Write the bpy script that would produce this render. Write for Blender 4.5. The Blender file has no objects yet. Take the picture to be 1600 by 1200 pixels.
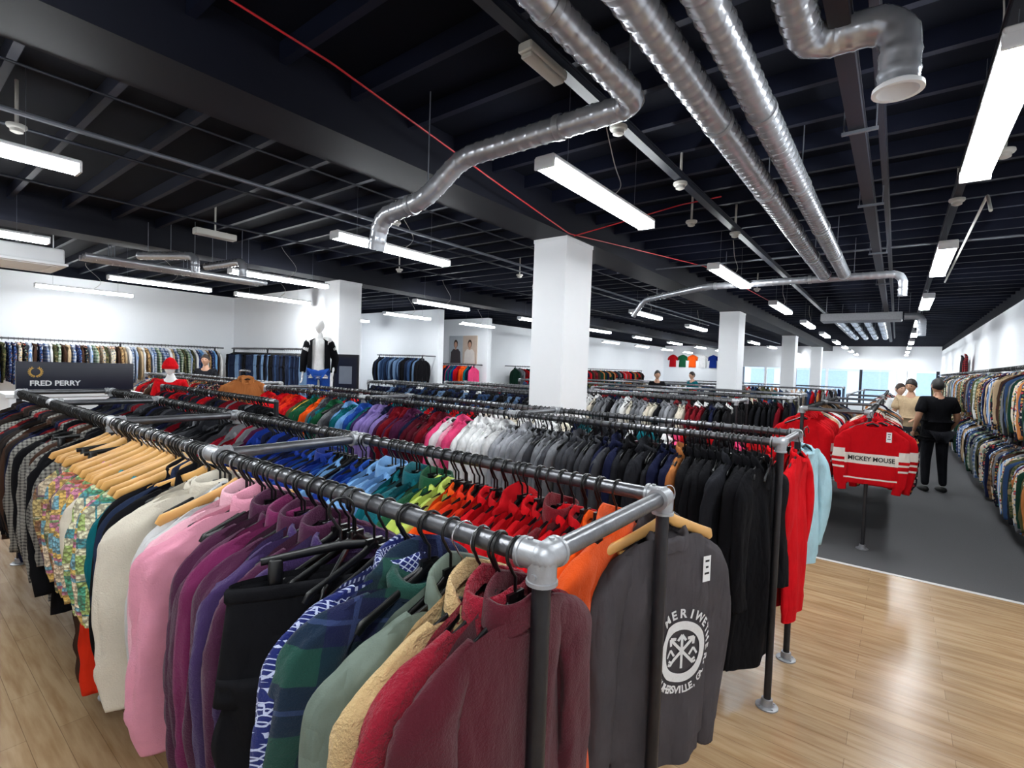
import bpy, math, random
from mathutils import Vector, Matrix, noise
from mathutils.bvhtree import BVHTree
random.seed(11)
S = bpy.context.scene
COLL = S.collection
pi = math.pi
rad = math.radians

# ------------------------------------------------------------------ camera
cam = bpy.data.cameras.new("camera")
cam.sensor_fit = 'HORIZONTAL'
cam.sensor_width = 36
cam.lens = 17.55
cam.clip_start = .02
cam.clip_end = 200
camo = bpy.data.objects.new("camera", cam)
COLL.objects.link(camo)
camo.matrix_world = (Matrix.Translation((0, 0, 1.75)) @ Matrix.Rotation(rad(37.6), 4, 'Z')
                     @ Matrix.Rotation(rad(90 - 2.05), 4, 'X') @ Matrix.Rotation(rad(2.0), 4, 'Z'))
S.camera = camo

# ------------------------------------------------------------------ materials
def lin(c):
    return tuple(((v/255)/12.92 if v/255 <= .04045 else ((v/255+.055)/1.055)**2.4) for v in c)

def newmat(name):
    m = bpy.data.materials.new(name)
    m.use_nodes = True
    return m, m.node_tree, m.node_tree.nodes['Principled BSDF']

def MT(nt, op, a, b=None, c=None):
    n = nt.nodes.new('ShaderNodeMath'); n.operation = op
    for i, v in enumerate((a, b, c)):
        if v is None: continue
        if isinstance(v, (int, float)): n.inputs[i].default_value = v
        else: nt.links.new(v, n.inputs[i])
    return n.outputs[0]

def MIX(nt, fac, a, b, mode='MIX'):
    n = nt.nodes.new('ShaderNodeMix'); n.data_type = 'RGBA'; n.blend_type = mode
    for k, v in ((0, fac), (6, a), (7, b)):
        if isinstance(v, (int, float)): n.inputs[k].default_value = v
        elif isinstance(v, tuple): n.inputs[k].default_value = (v[0], v[1], v[2], 1)
        else: nt.links.new(v, n.inputs[k])
    return n.outputs[2]

def NOISE(nt, vec, scale, detail=2, rough=.5):
    n = nt.nodes.new('ShaderNodeTexNoise')
    n.inputs['Scale'].default_value = scale
    n.inputs['Detail'].default_value = detail
    n.inputs['Roughness'].default_value = rough
    if vec is not None: nt.links.new(vec, n.inputs['Vector'])
    return n.outputs['Fac']

def COORD(nt, which='Object'):
    return nt.nodes.new('ShaderNodeTexCoord').outputs[which]

def SEP(nt, vec):
    n = nt.nodes.new('ShaderNodeSeparateXYZ'); nt.links.new(vec, n.inputs[0])
    return n.outputs

def MAPV(nt, vec, scale):
    n = nt.nodes.new('ShaderNodeMapping'); nt.links.new(vec, n.inputs[0])
    n.inputs['Scale'].default_value = scale
    return n.outputs[0]

def BUMP(nt, b, h, strength, dist=.01):
    n = nt.nodes.new('ShaderNodeBump')
    n.inputs['Strength'].default_value = strength
    n.inputs['Distance'].default_value = dist
    nt.links.new(h, n.inputs['Height'])
    nt.links.new(n.outputs[0], b.inputs['Normal'])

def RAMP(nt, fac, stops, interp='LINEAR'):
    n = nt.nodes.new('ShaderNodeValToRGB')
    n.color_ramp.interpolation = interp
    e = n.color_ramp.elements
    while len(e) < len(stops): e.new(.5)
    for i, (p, c) in enumerate(stops):
        e[i].position = p; e[i].color = (c[0], c[1], c[2], 1)
    nt.links.new(fac, n.inputs[0])
    return n.outputs[0]

def simple(name, col, rough=.5, metal=0., var=.12, scale=8, bump=0., bscale=60, emis=0., spec=None):
    m, nt, b = newmat(name)
    c = lin(col)
    co = COORD(nt)
    f = NOISE(nt, co, scale, 3)
    lo = tuple(max(0, v*(1-var)) for v in c); hi = tuple(min(1, v*(1+var)) for v in c)
    nt.links.new(MIX(nt, f, lo, hi), b.inputs['Base Color'])
    b.inputs['Roughness'].default_value = rough
    b.inputs['Metallic'].default_value = metal
    if spec is not None: b.inputs['Specular IOR Level'].default_value = spec
    if bump: BUMP(nt, b, NOISE(nt, co, bscale, 2), bump, .003)
    if emis:
        b.inputs['Emission Color'].default_value = (c[0], c[1], c[2], 1)
        b.inputs['Emission Strength'].default_value = emis
    return m

COL = {
 'maroon': (76,13,28), 'crimson': (142,16,40), 'tan': (200,170,122), 'sage_grey': (104,116,106),
 'purple': (62,42,90), 'plum': (70,24,56), 'magenta': (110,28,78), 'pink': (222,148,170),
 'pale_pink': (230,176,190), 'hot_pink': (216,66,114), 'pale_grey': (196,196,196), 'cream': (212,204,188), 'white': (226,226,226),
 'black': (13,13,17), 'charcoal': (30,31,36), 'dark_grey': (58,59,64), 'grey': (114,116,121), 'light_grey': (156,158,164),
 'navy': (17,22,50), 'royal_blue': (20,46,128), 'blue': (34,74,156), 'light_blue': (114,162,212), 'teal': (10,94,104),
 'mint': (166,204,216), 'lime': (186,204,98), 'yellow': (226,198,80), 'green': (24,82,52), 'dark_green': (20,50,38), 'olive': (76,76,48),
 'orange': (228,84,20), 'orange_red': (216,48,22), 'red': (176,12,22), 'bright_red': (200,12,24), 'dark_red': (110,10,24),
 'brown': (64,44,34), 'dark_brown': (38,31,28), 'beige': (186,162,130), 'camel': (172,108,60), 'denim_blue': (44,66,100), 'dark_denim': (26,36,58), 'pale_denim': (100,126,158),
 'lavender': (136,118,180), 'graphite': (76,72,75),
}
FAB = {}
def fab(col, kind='weave'):
    k = (col, kind)
    if k in FAB: return FAB[k]
    m, nt, b = newmat("fabric_%s_%s" % (col, kind))
    co = COORD(nt)
    x, y, z = SEP(nt, co)
    b.inputs['Roughness'].default_value = .95
    b.inputs['Specular IOR Level'].default_value = .15
    crochet_h = None
    if col in COL:
        c = lin(COL[col])
        f = NOISE(nt, co, 9, 3)
        lo = tuple(v*.80 for v in c); hi = tuple(min(1, v*1.18) for v in c)
        base = MIX(nt, f, lo, hi)
        if kind == 'heather':
            g = NOISE(nt, co, 300, 2)
            base = MIX(nt, MT(nt, 'MULTIPLY', g, .5), base, tuple(v*.45 for v in c))
        if kind == 'denim':
            g = NOISE(nt, MAPV(nt, co, (6, 6, 1)), 10, 4)
            base = MIX(nt, MT(nt, 'MULTIPLY', g, .4), base, tuple(min(1, v*2.0+.01) for v in c))
    elif col == 'tartan':
        xx = MT(nt, 'ADD', x, MT(nt, 'MULTIPLY', z, .2)); zz = MT(nt, 'ADD', z, MT(nt, 'MULTIPLY', x, -.2))
        fx = MT(nt, 'FRACT', MT(nt, 'MULTIPLY', xx, 6.5)); fz = MT(nt, 'FRACT', MT(nt, 'MULTIPLY', zz, 6.5))
        bx = MT(nt, 'LESS_THAN', fx, .42); bz = MT(nt, 'LESS_THAN', fz, .42)
        lx = MT(nt, 'LESS_THAN', MT(nt, 'ABSOLUTE', MT(nt, 'SUBTRACT', fx, .7)), .03); lz = MT(nt, 'LESS_THAN', MT(nt, 'ABSOLUTE', MT(nt, 'SUBTRACT', fz, .7)), .03)
        base = MIX(nt, MT(nt, 'MULTIPLY', bx, .6), lin((18,24,62)), lin((14,42,52)))
        base = MIX(nt, MT(nt, 'MULTIPLY', bz, .5), base, lin((12,54,46)))
        base = MIX(nt, MT(nt, 'MULTIPLY', MT(nt, 'MULTIPLY', bx, bz), .5), base, lin((36,86,68)))
        base = MIX(nt, MT(nt, 'MULTIPLY', MT(nt, 'MAXIMUM', lx, lz), .4), base, lin((66,84,132)))
    elif col == 'nordic':
        u = MT(nt, 'ADD', x, y)
        fx = MT(nt, 'PINGPONG', u, .0062); fz = MT(nt, 'PINGPONG', z, .0075)
        d = MT(nt, 'ABSOLUTE', MT(nt, 'SUBTRACT', MT(nt, 'DIVIDE', fx, .0062), MT(nt, 'DIVIDE', fz, .0075)))
        m1 = MT(nt, 'LESS_THAN', d, .22)
        fz2 = MT(nt, 'FRACT', MT(nt, 'MULTIPLY', z, 14))
        m1 = MT(nt, 'MULTIPLY', m1, MT(nt, 'GREATER_THAN', fz2, .4))
        dots = MT(nt, 'MULTIPLY', MT(nt, 'LESS_THAN', MT(nt, 'FRACT', MT(nt, 'MULTIPLY', u, 85)), .4), MT(nt, 'LESS_THAN', MT(nt, 'ABSOLUTE', MT(nt, 'SUBTRACT', fz2, .2)), .07))
        base = MIX(nt, MT(nt, 'MAXIMUM', m1, dots), lin((20,32,98)), lin((186,194,222)))
    elif col in ('crochet', 'crochet_green', 'patchwork'):
        v = nt.nodes.new('ShaderNodeTexVoronoi'); v.feature = 'F1'; v.distance = 'CHEBYCHEV'; v.inputs['Scale'].default_value = 7 if col != 'patchwork' else 13
        v.inputs['Randomness'].default_value = .2 if col != 'patchwork' else .6
        nt.links.new(MAPV(nt, co, (1, .3, 1)), v.inputs['Vector'])
        r, g, bb = SEP(nt, v.outputs['Color'])
        s = MT(nt, 'FRACT', MT(nt, 'ADD', MT(nt, 'MULTIPLY', v.outputs['Distance'], 1.1), MT(nt, 'MULTIPLY', r, 1.3)))
        st = {'crochet': [(0, (214,128,100)), (.16, (236,218,190)), (.32, (124,176,194)), (.48, (226,190,110)), (.64, (208,136,162)), (.8, (142,186,124))],
              'crochet_green': [(0, (90,168,138)), (.3, (176,200,124)), (.5, (228,224,192)), (.7, (84,150,158)), (.85, (202,212,172))],
              'patchwork': [(0, (150,110,80)), (.2, (196,176,120)), (.4, (98,120,90)), (.6, (210,196,170)), (.8, (110,90,110))]}[col]
        base = RAMP(nt, s, [(p, lin(c)) for p, c in st], 'CONSTANT')
        v2 = nt.nodes.new('ShaderNodeTexVoronoi'); v2.inputs['Scale'].default_value = 75
        nt.links.new(co, v2.inputs['Vector'])
        base = MIX(nt, MT(nt, 'MULTIPLY', MT(nt, 'GREATER_THAN', v2.outputs['Distance'], .52), .55), base, lin((90,78,70)))
        crochet_h = v2.outputs['Distance']
    elif col in ('floral', 'floral_dark', 'paisley_blue'):
        v = nt.nodes.new('ShaderNodeTexVoronoi'); v.inputs['Scale'].default_value = 34
        nt.links.new(co, v.inputs['Vector'])
        r, g, bb = SEP(nt, v.outputs['Color'])
        pal = {'floral': ((206,194,176), [(176,76,70), (76,110,90), (206,164,96), (86,102,142)]),
               'floral_dark': ((26,26,38), [(156,52,58), (58,98,78), (170,130,72), (166,158,150)]),
               'paisley_blue': ((38,56,102), [(186,192,206), (98,128,176), (146,98,58), (28,38,68)])}[col]
        cc = RAMP(nt, r, [(i/4, lin(p)) for i, p in enumerate(pal[1])], 'CONSTANT')
        base = MIX(nt, MT(nt, 'LESS_THAN', v.outputs['Distance'], .42), lin(pal[0]), cc)
    elif col in ('plaid_grey', 'plaid_red', 'plaid_brown', 'check_green', 'check_blue'):
        pal = {'plaid_grey': ((140,138,132), (46,44,46)), 'plaid_red': ((136,30,34), (22,22,30)), 'plaid_brown': ((126,98,70), (54,38,32)),
               'check_green': ((84,114,84), (196,196,182)), 'check_blue': ((70,98,146), (200,204,210))}[col]
        p = 60 if col == 'plaid_grey' else 16
        fx = MT(nt, 'LESS_THAN', MT(nt, 'FRACT', MT(nt, 'MULTIPLY', x, p)), .42)
        fz = MT(nt, 'LESS_THAN', MT(nt, 'FRACT', MT(nt, 'MULTIPLY', z, p)), .42)
        base = MIX(nt, MT(nt, 'MULTIPLY', MT(nt, 'ADD', fx, fz), .45), lin(pal[0]), lin(pal[1]))
    elif col in ('stripe_navy', 'stripe_blue'):
        ax, pr = (z, 18) if col == 'stripe_navy' else (x, 40)
        base = MIX(nt, MT(nt, 'LESS_THAN', MT(nt, 'FRACT', MT(nt, 'MULTIPLY', ax, pr)), .5), lin((206,208,212)), lin((32,44,82)) if col == 'stripe_navy' else lin((104,142,194)))
    elif col == 'camo':
        base = RAMP(nt, NOISE(nt, co, 12, 2), [(0, lin((40,44,30))), (.42, lin((88,84,56))), (.5, lin((56,68,42))), (.58, lin((130,114,84)))], 'CONSTANT')
    elif col == 'leopard':
        v = nt.nodes.new('ShaderNodeTexVoronoi'); v.inputs['Scale'].default_value = 44
        nt.links.new(co, v.inputs['Vector'])
        base = RAMP(nt, v.outputs['Distance'], [(0, lin((140,94,56))), (.3, lin((30,24,20))), (.48, lin((186,152,108)))], 'CONSTANT')
    elif col in ('red_band', 'red_stripes'):
        def bnd(a_, b_): return MT(nt, 'MULTIPLY', MT(nt, 'GREATER_THAN', z, a_), MT(nt, 'LESS_THAN', z, b_))
        inner = MT(nt, 'LESS_THAN', MT(nt, 'ABSOLUTE', x), .212)
        outer = MT(nt, 'GREATER_THAN', MT(nt, 'ABSOLUTE', x), .212)
        if col == 'red_band': m1 = MT(nt, 'MULTIPLY', MT(nt, 'MAXIMUM', bnd(-.505, -.40), bnd(-.66, -.645)), inner)
        else: m1 = MT(nt, 'MULTIPLY', MT(nt, 'MAXIMUM', bnd(-.40, -.38), bnd(-.44, -.42)), inner)
        m2 = MT(nt, 'MULTIPLY', MT(nt, 'MAXIMUM', bnd(-.45, -.36), MT(nt, 'MAXIMUM', bnd(-.50, -.48), bnd(-.56, -.54))), outer)
        base = MIX(nt, MT(nt, 'MAXIMUM', m1, m2), lin((192,12,24)), lin((228,222,214)))
    base = MIX(nt, 1.0, base, (1, 1, 1), 'MULTIPLY')
    nt.links.new(base, b.inputs['Base Color'])
    # soft cloth creases + weave relief, heights in metres
    ws = {'shell': .8, 'denim': .5, 'weave': .5, 'heather': .45, 'fleece': .3, 'sherpa': .25}.get(kind, .5)
    w1 = NOISE(nt, MAPV(nt, co, (10, 10, 3.2)), 1.0, 3, .5)
    w2 = NOISE(nt, MAPV(nt, co, (14, 14, 13)), 1.0, 2, .5)
    r1 = MT(nt, 'ABSOLUTE', MT(nt, 'SUBTRACT', w1, .5)); r2 = MT(nt, 'ABSOLUTE', MT(nt, 'SUBTRACT', w2, .5))
    h = MT(nt, 'ADD', MT(nt, 'MULTIPLY', r1, .075*ws), MT(nt, 'MULTIPLY', r2, .018*ws))
    if crochet_h is not None: fine = MT(nt, 'MULTIPLY', crochet_h, .008)
    elif kind == 'fleece': fine = MT(nt, 'MULTIPLY', NOISE(nt, co, 200, 3, .7), .0035)
    elif kind == 'sherpa': fine = MT(nt, 'MULTIPLY', NOISE(nt, co, 85, 3, .7), .013)
    else: fine = MT(nt, 'MULTIPLY', NOISE(nt, co, 420, 2), .0008)
    if kind == 'shell': b.inputs['Roughness'].default_value = .55
    BUMP(nt, b, MT(nt, 'ADD', h, fine), .9, 1.0)
    if kind in ('fleece', 'sherpa', 'heather'):
        b.inputs['Sheen Weight'].default_value = .12
        b.inputs['Sheen Roughness'].default_value = .6
    FAB[k] = m
    return m

M_steel = simple("worn_steel_pipe", (112,113,117), .33, .8, .4, 22, .2, 120)
M_post = simple("dark_steel_post", (50,50,54), .4, .6, .35, 25, .15, 120)
M_galv = simple("galvanised_fitting", (166,168,172), .42, .65, .2, 40, .25, 90)
M_duct = simple("galvanised_duct", (186,190,197), .24, .62, .14, 14, .12, 30)
M_ceil = simple("ceiling_navy_black", (7,11,23), .85, 0, .3, 2.5, spec=.15)
M_joist = simple("joist_navy_black", (14,19,37), .6, 0, .3, 2.5, spec=.25)
M_beam = simple("beam_navy_black", (9,12,25), .6, 0, .25, 2.5, spec=.25)
M_wall = simple("wall_white", (236,239,243), .8, 0, .03, 1.5, .05, 80)
M_white = simple("white_paint", (236,238,241), .55, 0, .03, 4)
M_offw = simple("aged_white_plastic", (176,174,168), .5, 0, .06, 6)
M_black_pl = simple("black_plastic", (9,9,11), .33, 0, .2, 30)
M_chrome = simple("steel_wire", (190,190,195), .22, 1, .1, 30)
M_wood_h = simple("light_wood_hanger", (214,162,92), .4, 0, .14, 12)
M_red_c = simple("red_cable", (170,16,28), .45, 0, .1, 20)
M_grey_t = simple("grey_conduit", (108,113,122), .4, .4, .15, 20)
M_dark_t = simple("dark_trunking", (20,24,36), .45, .1, .2, 20)
M_tag = simple("white_card", (236,236,236), .6, 0, .02, 20)
M_ink = simple("black_ink", (14,14,16), .6, 0, .1, 20)
M_print = simple("white_ink", (226,226,226), .7, 0, .12, 160)
M_gold = simple("gold_ink", (200,158,76), .4, .3, .1, 20)
M_navy = simple("navy_board", (17,22,42), .4, 0, .1, 6)
M_blue = simple("blue_panel", (50,108,180), .4, 0, .1, 3)
M_tape = simple("white_tape", (220,220,218), .5, 0, .05, 12)
M_mann = simple("mannequin_white", (232,232,232), .3, 0, .02, 4)

def emis(name, col, s):
    m, nt, b = newmat(name)
    b.inputs['Base Color'].default_value = (.9, .9, .9, 1)
    b.inputs['Emission Color'].default_value = (*col, 1)
    b.inputs['Emission Strength'].default_value = s
    f = NOISE(nt, COORD(nt), 2, 1)
    nt.links.new(MT(nt, 'MULTIPLY_ADD', f, s*.1, s*.95), b.inputs['Emission Strength'])
    return m
M_lamp = emis("lamp_diffuser", (.93, .975, 1), 42)

# wood floor
m, nt, b = newmat("oak_laminate"); M_floor = m
co = COORD(nt)
br = nt.nodes.new('ShaderNodeTexBrick'); nt.links.new(co, br.inputs['Vector'])
br.inputs['Scale'].default_value = 1; br.inputs['Brick Width'].default_value = 1.1; br.inputs['Row Height'].default_value = .11
br.inputs['Mortar Size'].default_value = .0013; br.inputs['Color1'].default_value = (*lin((188,158,122)), 1); br.inputs['Color2'].default_value = (*lin((158,127,93)), 1)
br.inputs['Mortar'].default_value = (*lin((106,81,58)), 1); br.offset = .37
g = NOISE(nt, MAPV(nt, co, (1.0, 18, 1)), 5, 5, .65)
k = MIX(nt, MT(nt, 'MULTIPLY', g, .6), br.outputs['Color'], lin((202,174,138)))
g2 = NOISE(nt, MAPV(nt, co, (1.4, 12, 1)), 2.2, 3)
kn = RAMP(nt, g2, [(.3, lin((224,212,198))), (.6, (1, 1, 1))])
nt.links.new(MIX(nt, 1.0, k, kn, 'MULTIPLY'), b.inputs['Base Color'])
b.inputs['Roughness'].default_value = .24
# carpet
m, nt, b = newmat("grey_carpet"); M_carpet = m
co = COORD(nt)
nt.links.new(MIX(nt, NOISE(nt, co, 160, 3), lin((64,64,66)), lin((106,106,108))), b.inputs['Base Color'])
b.inputs['Roughness'].default_value = .95
BUMP(nt, b, NOISE(nt, co, 300, 2), .5, .004)

# ------------------------------------------------------------------ mesh builder
class MB:
    def __init__(s): s.v = []; s.f = []; s.m = []
    def add(s, vs, fs, m=0):
        o = len(s.v); s.v += [tuple(p) for p in vs]
        for f in fs: s.f.append(tuple(i+o for i in f)); s.m.append(m)
    def grid(s, rows, closed=True, m=0, cap0=False, cap1=False):
        n = len(rows[0]); vs = [p for r in rows for p in r]; fs = []
        for j in range(len(rows)-1):
            for i in range(n if closed else n-1):
                k = (i+1) % n
                fs.append((j*n+i, j*n+k, (j+1)*n+k, (j+1)*n+i))
        if cap0: fs.append(tuple(range(n-1, -1, -1)))
        if cap1: fs.append(tuple((len(rows)-1)*n+i for i in range(n)))
        s.add(vs, fs, m)
    def box(s, c, d, m=0, rz=0):
        x, y, z = d[0]/2, d[1]/2, d[2]/2
        R = Matrix.Rotation(rz, 3, 'Z')
        vs = [Vector(c)+R @ Vector((a*x, bb*y, cc*z)) for a in (-1, 1) for bb in (-1, 1) for cc in (-1, 1)]
        s.add(vs, [(0,1,3,2), (4,6,7,5), (0,4,5,1), (2,3,7,6), (0,2,6,4), (1,5,7,3)], m)
    def rbox(s, c, d, r, m=0):
        x, y, z = d[0]/2, d[1]/2, d[2]/2
        def ring(yy, ins):
            pts = []
            for cx, cz, a0 in ((1, 1, 0), (-1, 1, 90), (-1, -1, 180), (1, -1, 270)):
                for k in range(4):
                    a = rad(a0+k*30)
                    pts.append((c[0]+cx*(x-r)+(r-ins)*math.cos(a), c[1]+yy, c[2]+cz*(z-r)+(r-ins)*math.sin(a)))
            return pts
        e = min(r*.5, y*.4)
        s.grid([ring(-y, e), ring(-y+e, 0), ring(y-e, 0), ring(y, e)], True, m, True, True)
    def sweep(s, pts, r, seg=12, flat=1., m=0, cap=True, up=None):
        pts = [Vector(p) for p in pts]
        n = len(pts); rs = r if isinstance(r, (list, tuple)) else [r]*n
        rows = []; u = None
        for i, p in enumerate(pts):
            t = (pts[min(i+1, n-1)]-pts[max(i-1, 0)]).normalized()
            if u is None:
                a = Vector(up) if up else (Vector((0, 0, 1)) if abs(t.z) < .9 else Vector((0, 1, 0)))
                u = (a-t*a.dot(t)).normalized()
            else:
                u = (u-t*u.dot(t)).normalized()
            w = t.cross(u)
            rows.append([p+u*(math.cos(2*pi*k/seg)*rs[i])+w*(math.sin(2*pi*k/seg)*rs[i]*flat) for k in range(seg)])
        s.grid(rows, True, m, cap, cap)
    def cyl(s, p0, p1, r0, r1=None, seg=16, m=0):
        s.sweep([p0, p1], [r0, r0 if r1 is None else r1], seg, 1, m)
    def sph(s, c, r, nu=16, nv=10, m=0):
        if isinstance(r, (int, float)): r = (r, r, r)
        rows = []
        for j in range(nv+1):
            a = pi*j/nv*.998+.002
            rows.append([(c[0]+r[0]*math.sin(a)*math.cos(2*pi*i/nu), c[1]+r[1]*math.sin(a)*math.sin(2*pi*i/nu), c[2]+r[2]*math.cos(a)) for i in range(nu)])
        s.grid(rows, True, m)
    def mesh(s, name, mats, smooth=True, ang=.7):
        me = bpy.data.meshes.new(name)
        me.from_pydata(s.v, [], s.f)
        if not isinstance(mats, (list, tuple)): mats = [mats]
        for mm in mats: me.materials.append(mm)
        if len(mats) > 1: me.polygons.foreach_set('material_index', s.m)
        if smooth:
            me.polygons.foreach_set('use_smooth', [True]*len(s.f))
            if ang: me.set_sharp_from_angle(angle=ang)
        me.update()
        return me

def ob(name, me, loc=(0, 0, 0), rot=0, label=None, cat=None, kind=None, group=None, parent=None, world=False):
    o = bpy.data.objects.new(name, me)
    COLL.objects.link(o)
    o.location = loc
    o.rotation_euler = rot if isinstance(rot, (tuple, list)) else (0, 0, rot)
    if label: o["label"] = label
    if cat: o["category"] = cat
    if kind: o["kind"] = kind
    if group: o["group"] = group
    if parent:
        o.parent = parent
        if world: o.matrix_parent_inverse = Matrix.Translation(-parent.location)
    return o

def empty(name, loc, label, cat, group=None, rot=0):
    o = ob(name, None, loc, rot, label, cat, None, group)
    o.empty_display_size = .1
    return o

def rounded(pts, r, n=6):
    pts = [Vector(p) for p in pts]; out = [pts[0]]
    for i in range(1, len(pts)-1):
        a, b_, c = pts[i-1], pts[i], pts[i+1]
        d1 = (a-b_); d2 = (c-b_)
        rr = min(r, d1.length*.49, d2.length*.49)
        p0 = b_+d1.normalized()*rr; p1 = b_+d2.normalized()*rr
        for k in range(n+1):
            t = k/n
            out.append(p0*(1-t)**2+b_*2*t*(1-t)+p1*t*t)
    out.append(pts[-1])
    return out

def dense(pts, step):
    out = [Vector(pts[0])]
    for i in range(1, len(pts)):
        a, b_ = Vector(pts[i-1]), Vector(pts[i]); L = (b_-a).length
        n = max(1, int(L/step))
        for k in range(1, n+1): out.append(a.lerp(b_, k/n))
    return out

def struct(name, c, d, mat):
    mb = MB(); mb.box((0, 0, 0), d)
    return ob(name, mb.mesh(name, mat, False), c, 0, kind="structure")

# ------------------------------------------------------------------ room shell
YF = 31.6; XR = 1.65; ZC = 3.5
struct("floor", (-6.3, 1.31, -.05), (16.3, 8.62, .1), M_floor)
struct("floor.001", (-6.3, 18.81, -.05), (16.3, 26.38, .1), M_carpet)
struct("trim_1", (-6.3, 5.62, .0015), (16.1, .045, .003), M_tape)
struct("ceiling", (-6.3, 14.4, ZC+.05), (16.3, 35, .1), M_ceil)
struct("wall_right", (XR+.06, 14.4, 1.6), (.12, 35, 3.2), M_wall)
struct("trim_2", (XR+.06, 14.4, 3.355), (.14, 35, .31), M_ceil)
struct("wall_left", (-14.06, 1.5, 1.65), (.12, 9, 3.3), M_wall)
struct("wall_back", (-6.2, -2.96, 1.75), (16, .12, 3.5), M_wall)
struct("wall_partition", (-11.6, 6.05, 1.65), (4.8, .12, 3.3), M_wall)
struct("wall_alcove_left", (-14.06, 9.3, 1.65), (.12, 6.3, 3.3), M_wall)
struct("wall_alcove", (-12.2, 10.1, 1.65), (3.6, .2, 3.3), M_wall)
struct("wall_gallery", (-12.35, 12.6, 1.65), (3.3, .2, 3.3), M_wall)
struct("wall_left_far", (-12.06, 22.1, 1.65), (.12, 18.9, 3.3), M_wall)
struct("trim_3", (-14.03, 5, 3.4), (.2, 16, .2), M_ceil)
struct("trim_4", (-12.03, 22.1, 3.4), (.2, 18.9, .2), M_ceil)
struct("trim_5", (-11.6, 6.05, 3.4), (4.8, .16, .2), M_ceil)
struct("trim_6", (-12.2, 10.1, 3.4), (3.6, .24, .2), M_ceil)
struct("trim_7", (-12.35, 12.6, 3.4), (3.3, .24, .2), M_ceil)
struct("wall_front", (-5.2, YF+.06, 2.85), (13.9, .12, 1.3), M_white)
struct("wall_front_left", (-9.9, YF+.06, 1.1), (4.4, .12, 2.2), M_wall)
struct("wall_front_base", (-3, YF+.06, .2), (9.4, .12, .4), M_wall)
for i, x in enumerate((-7.6, -6.0, -4.5, -3.0, -1.5, 0, 1.55)):
    struct("trim_%d" % (8+i), (x, YF+.06, 1.3), (.12, .14, 1.8), M_white if i % 2 else M_dark_t)
m, nt, b = newmat("window_glass"); b.inputs['Transmission Weight'].default_value = 1; b.inputs['Roughness'].default_value = .02; b.inputs['IOR'].default_value = 1.05
nt.links.new(MIX(nt, NOISE(nt, COORD(nt), .6, 1), (.88, .93, .96), (.96, .98, 1)), b.inputs['Base Color']); M_glass = m
for i in range(4):
    struct("window_%d" % (i+1), (-6.45+i*2.3, YF+.06, 1.3), (2.2, .012, 1.79), M_glass)
n = 20
for k in range(75):
    struct("trim_%d" % n, (-6.2, -2.7+k*.46, ZC-.055), (15.7, .045, .11), M_joist); n += 1
for x, w, z0 in ((-3.03, .46, 3.15), (-8.0, .42, 3.15)):
    struct("trim_%d" % n, (x, 14.4, (z0+ZC)/2), (w, 34.6, ZC-z0), M_beam); n += 1

def column(x, y, w, d, h, lab):
    mb = MB()
    mb.box((0, 0, h/2), (w, d, h)); mb.box((0, 0, .06), (w+.03, d+.03, .12)); mb.box((0, 0, h-.02), (w+.012, d+.012, .04))
    ob("column", mb.mesh("column", M_white, False), (x, y, 0), 0, lab, "column", None, "columns holding up the ceiling beam")
column(-3.04, 4.82, .42, .56, 3.15, "square white painted column rising from behind the clothes racks")
for y in (12.2, 20, 27.5):
    column(-3.06, y, .42, .56, 3.15, "square white painted column under the dark ceiling beam")
column(-8.0, 5.3, .45, .45, 3.15, "white painted column beside a raised mannequin")

# ------------------------------------------------------------------ lights
mb = MB(); mb.rbox((0, 0, .03), (.135, 1.52, .03), .01); mb.box((0, -.752, .0), (.138, .014, .066)); mb.box((0, .752, 0), (.138, .014, .066))
lamp_body = mb.mesh("light_housing", M_white)
mb = MB(); mb.rbox((0, 0, -.008), (.13, 1.49, .05), .02)
lamp_diff = mb.mesh("diffuser", M_lamp)
mb = MB(); mb.sweep([(0, 0, .04), (0, 0, .54)], .0018, 5)
lamp_wire = mb.mesh("suspension_wire", M_grey_t)
mb = MB()
pts = []
for k in range(24):
    t = k/23; pts.append((.03*math.sin(t*9)*(1-t), .1+.12*math.sin(t*5), .045+.5*t))
mb.sweep(pts, .0035, 6)
lamp_cable = mb.mesh("power_cable", M_offw)
def lamp(x, y, full=True):
    e = ob("pendant_light", lamp_body, (x, y, 2.95), 0, "long white linear tube light glowing, hung on thin wires", "ceiling light", None, "linear lights hung in rows")
    ob("diffuser", lamp_diff, parent=e, label="glowing white diffuser")
    if full:
        for s in (-.5, .5): ob("suspension_wire", lamp_wire, (0, s, 0), parent=e)
        ob("power_cable", lamp_cable, parent=e)
for x, y0 in [(.30, -.2), (-1.7, -.2), (-4.35, .12), (-7.5, .5), (-10.1, -.25), (-12.8, -.7)]:
    for k in range(10):  # last step adds made-up row-end lamps that brighten the far wall
        y = y0+k*3.4
        if x < -12 and k > 2: continue
        if y > YF-.8: continue
        if abs(y-6.05) < .9 and x < -9.2: y = 5.1
        if x < -12: y = (-.7, 2.7, 8.6)[k]
        elif x < -10 and 9.2 < y < 11: y = 8.6
        elif x < -10 and 11 < y < 14: y = 11.3  # row lamp moved forward here as added light for the gallery wall
        lamp(x, y, y < 14)

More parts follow.
